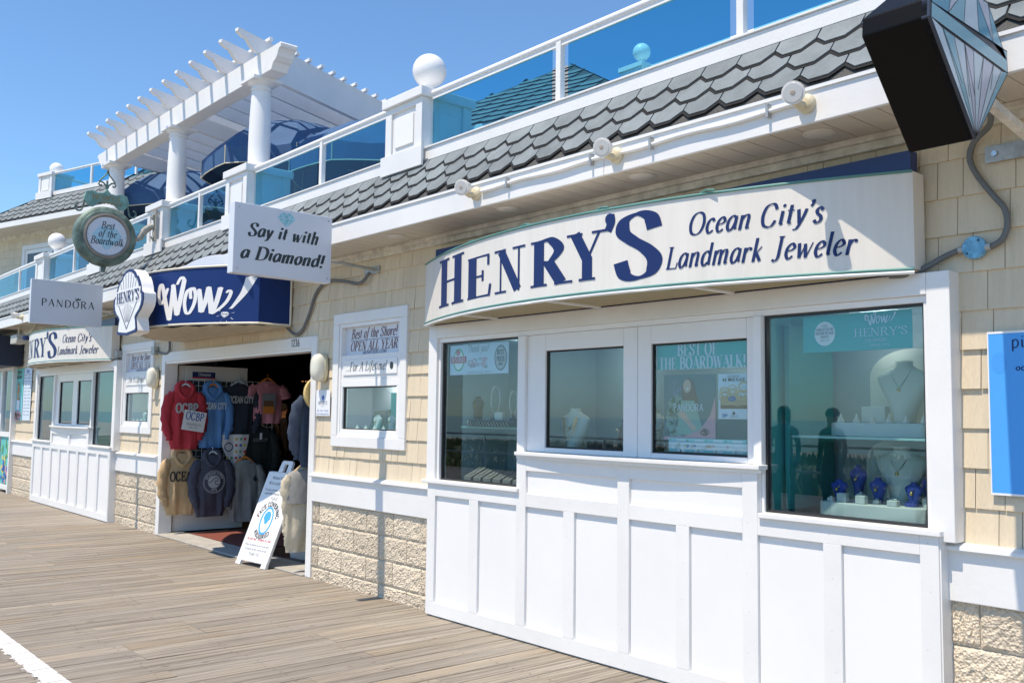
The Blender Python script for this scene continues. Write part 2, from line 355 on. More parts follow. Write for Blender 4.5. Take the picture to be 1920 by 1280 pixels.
g('o', .5, [('P', [(.25,.65),(.11,.5),(.09,.24),(.22,.01),(.38,.16),(.41,.42),(.36,.6)])])
g('p', .54, [('T', [(.14,.64),(.14,-.26)]), ('p', [(.14,.48),(.28,.65),(.43,.5),(.43,.2),(.28,.01),(.14,.1)])])
g('r', .42, [('T', [(.13,0),(.13,.64)]), ('p', [(.13,.4),(.24,.6),(.36,.62)]), ('o', [(.36,.57)])])
g('s', .42, [('p', [(.34,.52),(.22,.65),(.12,.54),(.16,.4),(.3,.26),(.32,.1),(.2,.0),(.07,.13)])])
g('t', .34, [('T', [(.16,.86),(.16,.1)]), ('t', [(.04,.63),(.3,.63)]), ('t', [(.16,.04),(.28,.1)])])
g('u', .56, [('p', [(.13,.64),(.13,.2),(.24,.02),(.38,.18)]), ('T', [(.42,.64),(.42,.08)]), ('t', [(.42,.04),(.5,.1)])])
g('v', .48, [('T', [(.1,.64),(.22,.02)]), ('t', [(.4,.64),(.23,.02)])])
g('w', .7, [('T', [(.1,.64),(.2,.02)]), ('t', [(.36,.6),(.21,.02)]), ('T', [(.34,.6),(.45,.02)]), ('t', [(.63,.64),(.46,.02)])])
g('y', .5, [('T', [(.11,.64),(.24,.04)]), ('p', [(.42,.64),(.32,.2),(.18,-.16),(.04,-.2)])])
g('z', .44, [('t', [(.08,.62),(.38,.62)]), ('T', [(.37,.62),(.08,.02)]), ('t', [(.06,.02),(.4,.02)])])
g('0', .6, [('P', [(.3,.99),(.14,.85),(.09,.5),(.14,.15),(.3,.01),(.46,.15),(.51,.5),(.46,.85)])])
g('1', .46, [('T', [(.26,0),(.26,1)]), ('t', [(.26,.98),(.1,.8)])], [(.26,0)])
g('2', .58, [('p', [(.1,.74),(.2,.96),(.38,.95),(.47,.74),(.34,.45),(.1,.04)]), ('t', [(.08,.03),(.5,.03)])])
g('3', .58, [('p', [(.1,.85),(.28,.99),(.45,.78),(.25,.54)]), ('p', [(.25,.54),(.48,.3),(.3,.01),(.08,.14)])])
g('4', .6, [('t', [(.4,1),(.06,.3)]), ('t', [(.04,.3),(.54,.3)]), ('T', [(.4,0),(.4,1)])])
g('5', .58, [('t', [(.46,.98),(.14,.98)]), ('t', [(.15,.98),(.12,.55)]), ('p', [(.12,.55),(.32,.62),(.48,.32),(.3,.01),(.08,.12)])])
g('6', .58, [('p', [(.42,.96),(.2,.8),(.1,.4),(.2,.03),(.4,.05),(.48,.3),(.36,.56),(.12,.4)])])
g('7', .54, [('t', [(.06,.98),(.48,.98)]), ('T', [(.47,.96),(.2,0)])])
g('9', .58, [('p', [(.16,.04),(.38,.2),(.48,.6),(.38,.97),(.18,.95),(.1,.7),(.22,.44),(.46,.6)])])
g('!', .3, [('T', [(.15,1),(.15,.32)]), ('o', [(.15,.07)])])
g("'", .2, [('p', [(.1,1.0),(.12,.86),(.06,.72)]), ('o', [(.1,.93)])])
g('.', .24, [('o', [(.12,.06)])]); g(',', .24, [('o', [(.12,.05)]), ('t', [(.13,.04),(.07,-.14)])])
g('-', .4, [('t', [(.06,.36),(.34,.36)])]); g(':', .24, [('o', [(.12,.08)]), ('o', [(.12,.5)])]); g('_', .5, [('t', [(0,.0),(.5,.0)])])
def catmull(P, closed=False, k=6):
    n = len(P); out = []
    rng_ = range(n) if closed else range(n-1)
    for i in rng_:
        if closed: a, b, c, d = P[(i-1) % n], P[i], P[(i+1) % n], P[(i+2) % n]
        else: a, b, c, d = P[max(i-1, 0)], P[i], P[i+1], P[min(i+2, n-1)]
        for j in range(k):
            t = j/k; t2, t3 = t*t, t*t*t
            out.append(tuple(.5*((2*b[q])+(-a[q]+c[q])*t+(2*a[q]-5*b[q]+4*c[q]-d[q])*t2+(-a[q]+3*b[q]-3*c[q]+d[q])*t3) for q in (0, 1)))
    out.append(P[0] if closed else P[-1]); return out
def ribbon(P, wf, round_=False):
    L_, R_ = [], []; n = len(P)
    for i, p in enumerate(P):
        a, b = P[max(i-1, 0)], P[min(i+1, n-1)]
        if P[0] == P[-1] and n > 3 and i in (0, n-1): a, b = P[-2], P[1]
        dx, dy = b[0]-a[0], b[1]-a[1]; l = math.hypot(dx, dy) or 1; dx, dy = dx/l, dy/l
        w_ = wf(dx, dy, i/(n-1))/2
        L_.append((p[0]-dy*w_, p[1]+dx*w_)); R_.append((p[0]+dy*w_, p[1]-dx*w_))
    polys = [[L_[i], R_[i], R_[i+1], L_[i+1]] for i in range(n-1)]
    if round_:
        for q in (0, n-1):
            r = wf(1, 0, q/(n-1))/2; polys.append([(P[q][0]+r*math.cos(a*math.pi/6), P[q][1]+r*math.sin(a*math.pi/6)) for a in range(12)])
    return polys
def glyphs(text, h=1., T=.16, t=.04, serif=.17, slant=0., track=0., k=6, xs=1.):
    """list of strokes (each a list of 2-D polygons), total advance"""
    out = []; x = 0
    pen = math.radians(12)
    for ch in text:
        if ch == ' ': x += .34*h*xs; continue
        adv, st, sf = G.get(ch, G['.'])
        def pf(dx, dy, _):
            s_ = abs(dx*math.sin(pen)-dy*math.cos(pen)); return t+(T-t)*s_**1.3
        for kind, P in st:
            if kind == 'o':
                r = max(T*.52, t*.7); polys = [[(P[0][0]+r*math.cos(a*math.pi/6), P[0][1]+r*math.sin(a*math.pi/6)) for a in range(12)]]
            elif kind in 'Tt': polys = ribbon(P, lambda dx, dy, _, w_=(T if kind == 'T' else t): w_)
            else: polys = ribbon(catmull(P, kind == 'P', k), pf)
            out.append([[(x+(a*xs+slant*b)*h, b*h) for a, b in q] for q in polys])
        if serif and ch.isupper() or (serif and ch.isdigit()):
            for a, b in sf:
                c = .02 if b < .5 else b-.02
                out.append([[(x+(q[0]*xs+slant*q[1])*h, q[1]*h) for q in [(a-serif-T*.1, c-t/2), (a+serif+T*.1, c-t/2), (a+serif+T*.1, c+t/2), (a-serif-T*.1, c+t/2)]]])
        x += (adv*xs+track)*h
    return out, x
SERIF = dict(T=.17, t=.045, serif=.12); ITAL = dict(T=.135, t=.05, serif=.1, slant=.22); SANS = dict(T=.11, t=.10, serif=0, track=.06); BOLD = dict(T=.2, t=.17, serif=0, track=.06)
def text_on(mb, text, h, fn, align='c', width=None, y0=0., **kw):
    """draw text; fn(u, v, layer) -> 3-D point; u=0 at the anchor"""
    st, adv = glyphs(text, h, **kw)
    s = 1.
    if width: s = width/adv
    off = -adv*s/2 if align == 'c' else (-adv*s if align == 'r' else 0)
    for i, polys in enumerate(st):
        lay = (i % 5)*.00022
        for q in polys: mb.poly([fn(a*s+off, b+y0, lay) for a, b in q])
    return mb
def onx(x, yc, z):      # a face looking toward +x; u runs toward +y
    return lambda u, v, l: (x+.0012+l, yc+u, z+v)
def ony(y, xc, z):      # a face looking toward -y
    return lambda u, v, l: (xc+u, y-.0012-l, z+v)
def onarc(y, xc, zc, r, a0=90, sgn=-1):   # along a circle, facing -y ; returned fn for +x variant below
    return lambda u, v, l: (xc+(r+v)*math.cos(math.radians(a0)+sgn*u/r), y-.0012-l, zc+(r+v)*math.sin(math.radians(a0)+sgn*u/r))
def arcx(x, yc, zc, r, a0=90, sgn=-1):
    return lambda u, v, l: (x+.0012+l, yc+(r+sgn*-1*v)*math.cos(math.radians(a0)+sgn*u/r), zc+(r+sgn*-1*v)*math.sin(math.radians(a0)+sgn*u/r))
# ------------------------------------------------------------ ground, beach, sea (the setting)
bw = thing('boardwalk', None, None, (0,0,0), kind='structure')
dk = MB().box(-34, 8, -13.6, .35, -.30, -.045); dk.obj('joist_deck', mat('dark_joists', (.05,.04,.03), .9), bw)
PITCH = .1655
bw_mesh = {}
def board_mesh(L):
    if L not in bw_mesh:
        m = MB(); h, wd = .042, PITCH-.012
        m.v = []; m.f = []; m.m = []
        pr_ = [(-wd/2, -h), (-wd/2, -.004), (-wd/2+.004, 0), (wd/2-.004, 0), (wd/2, -.004), (wd/2, -h)]
        m.prism(pr_, (0,0,0), (1,0,0), (0,0,1), (0,L,0))
        bw_mesh[L] = m.mesh('board', BOARD)
    return bw_mesh[L]
n_b = 0; i = 0
while True:
    x = -2.65-PITCH*i
    if x < -21.3: break
    j1 = random.choice((-1.15, -1.75, -2.35, -2.95))
    for (a, b) in ((j1, .12), (-5.4, j1-.003)):
        if b < -2.9 and x < -13: continue
        L = round(b-a, 3)
        inst('board', board_mesh(L), bw, (x+random.uniform(-.001,.001), a, random.uniform(-.0022, .0)), Matrix.Rotation(random.uniform(-.004,.004), 3, 'Y'))
        n_b += 1
    i += 1
far_ = MB()
def strip(x, a, b): far_.box(x-PITCH/2+.004, x+PITCH/2-.004, a, b, -.042, -random.uniform(0,.0015))
for k in range(i+70):
    x = -2.65-PITCH*(k-i*0)
    if x < -34: break
    if x < -21.3: strip(x, -13.5, .12)
    else:
        strip(x, -13.5, -5.403)
        if x < -13: pass
for k in range(1, 60): strip(-2.65+PITCH*k, -13.5, .12)
for k in range(i):
    x = -2.65-PITCH*k
    if x < -13: strip(x, -5.397, -2.955)
far_.obj('board_field', BOARD, bw, kind='stuff')
# painted white line with an edge broken over the boards
ln = MB()
xx = -2.65-PITCH*112.5+.004
while xx < -3.0:
    a = random.uniform(-.007, .007); b = 0
    if True:
        wseg = PITCH-.008
        for q in range(7):
            a2 = a+abs(random.gauss(0,.016)); x0 = xx+wseg*q/7
            ln.box(x0, x0+wseg/7, -3.02-a2+.01, -2.89+random.uniform(-.002,.002), .0006, .0022)
    xx += PITCH
ln.obj('painted_line', mat('worn_white_line_paint', (.74,.74,.73), .7, var=.3, vscale=38, stretch=(1,.2,1), col2=(.5,.47,.43)), bw)

nh = MB()
for k in range(i):
    x = -2.65-PITCH*k
    if x < -15: break
    for y in (-.10,-.62,-1.22,-1.83,-2.44,-3.05,-3.66,-4.3):
        for dx_ in (-.042, .045):
            cx0, cy0 = x+dx_+random.uniform(-.008,.008), y+random.uniform(-.025,.025)
            nh.poly([(cx0+.0052*math.cos(a*1.047), cy0+.0052*math.sin(a*1.047), .0007) for a in range(6)])
nh.obj('nail_head', mat('rusty_nail', (.06,.045,.035), .7), bw, kind='stuff')
gnd = MB().box(-700, 500, -70, 300, -1.4, -1.2); gnd.obj('ground', mat('beach_sand', (.62,.55,.43), .95, var=.15, vscale=.4), kind='structure')
sea = MB().box(-3000, 3000, -4000, -69, -1.9, -1.7); sea.obj('sea', mat('sea_water', (.03,.075,.10), .12, bump=.4, bscale=.6), kind='structure')
# dune grass beyond the far rail: only seen mirrored in the shop windows
gr = MB()
MB().prism([(-18,-1.19), (-22,-.75), (-30,-.45), (-40,-.6), (-50,-1.19)], (-90,0,0), (0,1,0), (0,0,1), (110,0,0)).obj('dune', mat('dune_olive_sand', (.27,.25,.14), .95, var=.4, vscale=.5), kind='structure', smooth=60)
for k in range(15000):
    x, y = random.uniform(-70, 14), random.uniform(-46, -19); h = random.uniform(.1, .5)+.15*math.sin(x*.21+y*.3)
    a = random.uniform(0, 6.28); dx, dy = math.cos(a)*.16, math.sin(a)*.16; lx, ly = random.uniform(-.4,.4), random.uniform(-.3,.3)
    gr.poly([(x-dx, y-dy, -.75), (x+dx, y+dy, -.75), (x+lx, y+ly, -.6+h)])
gr.obj('dune_grass', mat('dune_grass_green', (.19,.22,.08), .8, rnd=.0, var=.4, vscale=2), kind='stuff')
fr_ = thing('beach_railing', 'long grey painted pipe railing along the beach side of the boardwalk', 'railing', (0,-13.3,0))
m = MB()
for z in (.5, 1.05): m.tube([(-34,-13.3,z), (8,-13.3,z)], .03, 8)
m.obj('rail', GALV, fr_)
for k in range(18): MB().tube([(-34+2.45*k,-13.3,-.05), (-34+2.45*k,-13.3,1.05)], .03, 8).obj('post', GALV, fr_)

# ------------------------------------------------------------ the shop building
BX = -6.245; W = 4.16; DX2 = -11.95
LB = thing('shop_building', 'long cream shingled jewelry shop with white trim, bay windows and slate grey mansard roof', 'building', (-9,0,0))
# opening rectangles in the wall (x0,x1,z0,z1)
OPEN = [(-6.17,-2.13,-1,2.21), (-6.17+DX2,-2.13+DX2,-1,2.21), (-12.33,-8.39,-1,2.30), (-7.89,-6.83,1.38,2.47), (-7.89-6.02,-6.83-6.02,1.38,2.47), (-23,-19.95,-1,2.40)]
# structural wall shell behind the cladding: pieces between the openings
shell = MB()
def wallcut(x0, x1, z0, z1, rects):
    out = [(x0, x1, z0, z1)]
    for (a, b, c, d) in rects:
        nxt = []
        for (p, q, r, s) in out:
            if a >= q or b <= p or c >= s or d <= r: nxt.append((p, q, r, s)); continue
            if p < a: nxt.append((p, a, r, s))
            if b < q: nxt.append((b, q, r, s))
            P_, Q_ = max(p, a), min(q, b)
            if r < c: nxt.append((P_, Q_, r, c))
            if d < s: nxt.append((P_, Q_, d, s))
        out = nxt
    return out
for (a, b, c, d) in wallcut(-34, 3, 0, 3.6, OPEN): shell.box(a, b, .004, .16, c, d)
wall = shell.obj('wall', SHAKEBACK, LB)
# cedar shakes
sh_me = MB()
sh_me.prism([(0,0), (0,-.019), (.006,-.020), (1,-.006), (1,0)], (-.5,0,0), (0,0,1), (0,1,0), (1,0,0))
shake_me = sh_me.mesh('shake', SHAKE)
shakes = []
Z0 = 1.19-.19
for r in range(0, 11):
    z0 = Z0+.19*r; z1 = min(z0+.197, 3.035)
    if z0 < 1.02: z0 = 1.02
    x = 3.0 - random.random()*.1
    while x > -34:
        wd = random.choice((.10,.125,.14,.155,.17,.19,.215,.24))*random.uniform(.95,1.05)
        for (a, b, c, d) in wallcut(x-wd, x-.0035, z0, z1, OPEN):
            if b-a > .02 and d-c > .02: shakes.append((a, b, c, d))
        x -= wd
def dcam(s):
    c = Vector(((s[0]+s[1])/2, 0, (s[2]+s[3])/2)); d = c-Vector((0,-D0,H0)); f = d.dot(_F)
    if f < .5: return 99
    u = 960+1753*d.dot(_R)/f; v = 640-1753*d.dot(_U)/f
    hid = any(a < c.x < b for a, b in ((-6.2,-2.3),(-18.1,-14.1))) and c.z < 2.9
    return f if (-40 < u < 1960 and not hid) else 60+f
shakes.sort(key=dcam)
for (a, b, c, d) in shakes[:300]:
    inst('shake', shake_me, wall, ((a+b)/2, .004, c), Matrix.Rotation(random.uniform(-.004,.004), 3, 'X'), (b-a, 1+random.uniform(-.12,.12), d-c))
rest = MB()
for (a, b, c, d) in shakes[300:]:
    rest.prism([(0,.004), (0,-.015), (.006,-.016), (d-c,-.002), (d-c,.004)], (a,0,c), (0,0,1), (0,1,0), (b-a,0,0))
rest.obj('shake_cladding', SHAKE, LB, kind='stuff')
# frieze moulding and soffit
MB().box(-34, 3, -.035, -.002, 3.03, 3.112).obj('frieze_moulding', CREAMW, LB, bevel=.008)
MB().box(-34, 3, -.060, -.036, 3.075, 3.112).obj('frieze_cap', CREAMW, LB, bevel=.006)
sf = MB()
k = -34.
while k < 3: sf.box(k+.004, k+.146, -.468, .0, 3.112, 3.125); sf.box(k-.004, k+.004, -.468, .0, 3.1165, 3.125); k += .15
sf.obj('soffit_panel', SOFFIT, LB)
fc = MB()
for a, b in ((-34,-16.2), (-16.197,-9.9), (-9.897,-3.95), (-3.947,3)): fc.box(a, b, -.495, -.47, 3.095, 3.275)
fc.obj('fascia_board', WHITE, LB, bevel=.004)
MB().box(-34, 3, -.506, -.4955, 3.262, 3.2800).obj('drip_edge', WHITE2, LB)
for x in (-5.12, -3.83, -2.60, -6.57, -16.9):
    MB().lathe([(.085,.0), (.085,-.006), (.07,-.016), (.02,-.02)], (x,-.27,3.1115), 24).obj('recessed_light', mat('soffit_lamp_trim', (.62,.60,.55), .4), LB, smooth=40)
# mansard roof
EY, EZ, TY, TZ = -.505, 3.282, -.235, 3.690
sl = math.hypot(TY-EY, TZ-EZ); ux = Vector((0, (TY-EY)/sl, (TZ-EZ)/sl)); un = Vector((0, -ux.z, ux.y))
roof = MB().prism([(0,0), (sl,0), (sl,.03), (0,.03)], (-34, EY+.006, EZ), ux, -un, (37,0,0)).obj('mansard_roof', ROOFU, LB)
TP = .253
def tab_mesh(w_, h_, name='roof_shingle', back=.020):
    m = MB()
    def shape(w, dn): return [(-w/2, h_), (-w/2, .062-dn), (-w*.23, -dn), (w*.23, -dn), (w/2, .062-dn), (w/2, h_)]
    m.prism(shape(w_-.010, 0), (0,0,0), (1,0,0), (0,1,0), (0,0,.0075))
    m.mat(1); m.prism(shape(w_+.004, back), (0,0,-.0032), (1,0,0), (0,1,0), (0,0,.0028))  # wider near-black copy below each tab paints its shadow outline
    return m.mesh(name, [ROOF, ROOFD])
tab = tab_mesh(TP, .19)
RB = Matrix(((1, 0, 0), (0, ux.y, un.y), (0, ux.z, un.z)))
nr = 0
tabs = []
for row in range(3):
    s0 = .035+.147*row
    for k in range(-2, 92):
        x = .45-TP*k-(TP/2 if row % 2 else 0)+.12
        tabs.append((x, s0))
tabs.sort(key=lambda t: abs(t[0]+.5))
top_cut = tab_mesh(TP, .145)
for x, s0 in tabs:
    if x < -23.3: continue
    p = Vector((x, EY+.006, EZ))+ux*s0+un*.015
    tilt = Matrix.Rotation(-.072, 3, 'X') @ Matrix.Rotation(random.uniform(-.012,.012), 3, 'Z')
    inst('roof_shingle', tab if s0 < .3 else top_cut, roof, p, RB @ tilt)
# deck, balustrade board
MB().box(-34, 3, -.215, 7.5, 3.50, 3.56).obj('roof_deck', mat('deck_membrane', (.30,.30,.29), .8), LB)
MB().box(-34, 3, -.24, -.216, 3.690, 3.790).obj('curb_board', WHITE, LB, bevel=.003)
MB().box(-34, 3, -.252, -.10, 3.791, 3.806).obj('curb_cap', WHITE, LB, bevel=.003)
MB().box(-34, 3, -.214, -.10, 3.562, 3.7895).obj('curb_core', WHITE, LB)

# water table band + split face blocks, between the bays and the door
SEG = [(BX+W+.001, 3.0), (-8.30, BX-.001), (BX+W+DX2+.001, -12.42), (-19.90, BX+DX2-.001)]
bmeshes = []
for q in range(4):
    m = MB(); nx, nz = 22, 11
    rr = random.Random(q*13+1); hf = [[0]*(nz+1) for _ in range(nx+1)]
    cells = [(rr.random(), rr.random(), rr.uniform(-.004,.005), rr.uniform(-.012,.012), rr.uniform(-.012,.012)) for _ in range(80)]
    for ix in range(nx+1):
        for iz in range(nz+1):
            u, v = ix/nx, iz/nz
            c = min(cells, key=lambda c: (c[0]-u)**2*4+(c[1]-v)**2)
            e = min(u, 1-u, v*.5, (1-v)*.5)*2; edge = min(1, .35+e/.06)
            hf[ix][iz] = edge*(.013+c[2]+c[3]*(u-c[0])+c[4]*(v-c[1])+rr.uniform(-.003,.003))
    vs = [(ix/nx-.5, -hf[ix][iz], iz/nz) for ix in range(nx+1) for iz in range(nz+1)]
    fs = [(ix*(nz+1)+iz, (ix+1)*(nz+1)+iz, (ix+1)*(nz+1)+iz+1, ix*(nz+1)+iz+1) for ix in range(nx) for iz in range(nz)]
    m.add(vs, fs); m.add([(-.5,0,0), (.5,0,0), (.5,0,1), (-.5,0,1), (-.5,.09,0), (.5,.09,0), (.5,.09,1), (-.5,.09,1)], [(0,4,5,1), (3,2,6,7), (0,3,7,4), (1,5,6,2)])
    bmeshes.append(m.mesh('block', BLOCK))
for si, (a, b) in enumerate(SEG):
    base = MB().box(a, b, -.011, .15, -.04, .742).obj('block_wall', MORTAR, LB)
    for ci, (z0, z1) in enumerate(((-.03,.104), (.112,.316), (.324,.530), (.538,.742))):
        x = b-(.215 if ci % 2 else .0)-.003*ci; 
        if ci % 2: x = b+.0
        first = .215 if ci % 2 else .43
        while x > a+.02:
            wd = min(first, x-a); first = .43
            if x-wd < -24: break
            if x > -24: inst('block', random.choice(bmeshes), base, (x-wd/2, -.0115, z0), None, (wd-.006, 1, z1-z0+.002))
            x -= wd
    bb = a if b < -6 else a
    MB().box(a+.0005, b, -.048, -.003, .745, .985).obj('water_table_board', WHITE, LB, bevel=.004)
    MB().prism([(0,.985), (-.072,.985), (-.076,.992), (-.074,1.006), (-.03,1.022), (0,1.022)], (a+.0005,0,0), (0,1,0), (0,0,1), (b-a-.0005,0,0)).obj('water_table_cap', WHITE, LB)

# ------------------------------------------------------------ bay display windows
def bay(dx, name_poster):
    O = lambda v: v+dx
    frame = MB()
    yF = -.112
    # casing: header, left and right boards
    frame.box(O(-6.29), O(-6.175), yF, -.001, 1.062, 2.335)
    frame.box(O(-2.125), O(-2.01), yF, -.001, 1.026, 2.335)
    frame.box(O(-6.1745), O(-2.1255), yF, -.001, 2.225, 2.335)
    B = frame.obj('bay_window', WHITE, LB, bevel=.004)
    f2 = MB()
    yS = -.090
    f2.box(O(-6.1745), O(-2.1255), yS, -.02, 2.190, 2.2245)       # head stop
    f2.box(O(-6.1745), O(-6.150), yS, -.02, 1.081, 2.1895)
    f2.box(O(-2.150), O(-2.1255), yS, -.02, 1.081, 2.1895)
    f2.obj('head_stop', WHITE2, B, bevel=.003)
    MB().box(O(-5.175), O(-5.095), yF+.003, -.005, 1.34, 2.189).box(O(-5.175), O(-5.120), -.085, -.005, 1.06, 1.3395).obj('mullion', WHITE2, B, bevel=.004)
    MB().box(O(-3.135), O(-3.082), yF+.003, -.005, 1.34, 2.189).box(O(-3.100), O(-3.082), -.085, -.005, 1.06, 1.3395).obj('mullion', WHITE2, B, bevel=.004)
    for (a, b, g0, g1) in ((-5.0945,-4.034,-4.905,-4.155), (-4.030,-3.1355,-3.918,-3.195)):
        s = MB(); y0, y1 = -.082, -.03
        s.box(O(a), O(g0), y0, y1, 1.346, 2.189); s.box(O(g1), O(b), y0, y1, 1.346, 2.189)
        s.box(O(g0), O(g1), y0, y1, 1.346, 1.380); s.box(O(g0), O(g1), y0, y1, 2.070, 2.189)
        S = s.obj('sash', WHITE2, B, bevel=.005)
        k_ = MB().frame(O(g0)+.0005, O(g1)-.0005, 1.3805, 2.0695, .010, -.066, -.040); k_.obj('glazing_gasket', RUBB, B)
        MB().box(O(g0)+.011, O(g1)-.011, -.056, -.050, 1.391, 2.059).obj('glass_pane', SHOPGLASS, B)
    for (a, b) in ((-6.1495,-5.1755), (-3.0815,-2.1505)):
        MB().frame(O(a)+.0005, O(b)-.0005, 1.0815, 2.1895, .014, -.068, -.03).obj('glazing_gasket', BLACK2, B)
        MB().box(O(a)+.016, O(b)-.016, -.056, -.050, 1.096, 2.175).obj('glass_pane', SHOPGLASS, B)
    # sills
    MB().box(O(-6.30), O(-5.121), -.150, -.02, 1.052, 1.0805).obj('sill', WHITE, B, bevel=.004)
    MB().box(O(-3.085), O(-2.065), -.150, -.02, 1.052, 1.0805).obj('sill', WHITE, B, bevel=.004)
    led = [(-5.150,-.020), (-5.150,-.155)]
    for q in range(0, 25):
        t = q/24; led.append((-5.135+2.05*t, -.158-.030*math.sin(math.pi*t)))
    led += [(-3.070,-.155), (-3.070,-.020)]
    MB().prism([(O(a), b) for a, b in led], (0,0,1.318), (1,0,0), (0,1,0), (0,0,.026)).obj('sill', WHITE, B, 'bowed white sill under the centre sashes', bevel=.004)
    MB().prism([(O(a)*1., b+.022) for a, b in led[1:-1]]+[(O(-3.09), -.02), (O(-5.13), -.02)], (0,0,1.297), (1,0,0), (0,1,0), (0,0,.020)).obj('sill_moulding', WHITE, B)
    # panelled skirt: boards butt against each other, panels sit 22 mm back
    y0, y1, yp = -.128, -.060, -.104
    back = MB().box(O(-6.24), O(-2.085), yp, -.01, -.0, 1.05)
    back.box(O(-5.12), O(-3.10), yp, -.01, 1.051, 1.296); back.obj('skirt_backing', WHITE, B)
    def stile(a, b, c, d): MB().box(O(a), O(b), y0, yp-.0005, c, d).obj('stile', WHITE, B, bevel=.0018)
    def rail(a, b, c, d): MB().box(O(a), O(b), y0+.0004, yp-.0005, c, d).obj('rail', WHITE, B, bevel=.0018)
    rail(-6.245, -2.083, .012, .113)
    S_ = [(-6.245,-6.14), (-5.70,-5.59), (-5.15,-5.05), (-4.66,-4.555), (-4.16,-4.06), (-3.68,-3.58), (-3.20,-3.10), (-2.695,-2.59), (-2.175,-2.083)]
    for q, (a, b) in enumerate(S_):
        top = 1.0515 if q in (0, 1, 7, 8) else 1.2965
        if q in (1, 7): top = .9545
        if q in (3, 5): top = .9545
        stile(a, b, .1135, top)
    rail(-6.1395, -5.1505, .955, 1.0515); rail(-3.0995, -2.1755, .955, 1.0515)
    rail(-5.0495, -4.1605, .955, 1.048); rail(-4.0595, -3.2005, .955, 1.048)
    rail(-5.0495, -4.1605, 1.210, 1.2965); rail(-4.0595, -3.2005, 1.210, 1.2965)
    for q in range(8):
        MB().box(O(S_[q][1])+.001, O(S_[q+1][0])-.001, yp-.003, yp-.0006, .114, .9535).obj('panel', WHITE2, B)
    for a, b in ((-5.05,-4.16), (-4.06,-3.20)): MB().box(O(a)+.001, O(b)-.001, yp-.003, yp-.0006, 1.0485, 1.2095).obj('panel', WHITE2, B)
    nd = MB(); rn = random.Random(5)
    for (a, b) in S_:
        for z in (.06, .28, .52, .76, .99):
            x_, z_ = O((a+b)/2)+rn.uniform(-.02,.02), z+rn.uniform(-.03,.03); nd.poly([(x_+.0028*math.cos(t), y0-.0006, z_+.0028*math.sin(t)) for t in (0,1.05,2.1,3.14,4.2,5.24)])
    nd.obj('nail_head', mat('filled_nail', (.50,.49,.46), .7), B, kind='stuff')
    # skirt returns
    MB().box(O(-2.0825), O(-2.075), -.120, -.001, .0, 1.05).obj('skirt_return', WHITE, B)
    # display case behind the glass
    c = MB(); y2 = .66
    for (a, b, zb, zt) in ((-6.17,-5.14,1.05,2.22), (-5.12,-3.11,1.33,2.22), (-3.10,-2.13,1.05,2.22)):
        a, b = O(a), O(b)
        c.mi = 0; c.add([(a,y2,zb), (b,y2,zb), (b,y2,zt), (a,y2,zt)], [(0,1,2,3)])
        c.add([(a,.165,zt), (b,.165,zt), (b,y2,zt), (a,y2,zt)], [(0,1,2,3)])
        c.mi = 2 if a > O(-3.2) else 0; c.add([(a,.0,zb), (a,y2,zb), (a,y2,zt), (a,.0,zt)], [(0,1,2,3)]); c.mi = 0; c.add([(b,.0,zb), (b,y2,zb), (b,y2,zt), (b,.0,zt)], [(0,1,2,3)])
        c.mi = 1; c.add([(a,-.03,zb), (b,-.03,zb), (b,y2,zb), (a,y2,zb)], [(0,1,2,3)])
    c.obj('display_case', [mat('case_lining_grey_teal', (.29,.38,.42), .6, var=.06, vscale=2), mat('case_floor', (.20,.22,.20), .5), mat('teal_case_side', (.06,.36,.34), .5)], B)
    for (a, b) in ((-5.9,-5.4), (-4.85,-4.55), (-3.9,-3.6), (-2.85,-2.4)):
        MB().box(O((a+b)/2-.08), O((a+b)/2+.08), .40, .415, 2.12, 2.126).obj('light_strip', mat('led_strip', (1,.97,.9), emit=60.), B)
    return B
BAY1 = bay(0., None); BAY2 = bay(DX2, None)

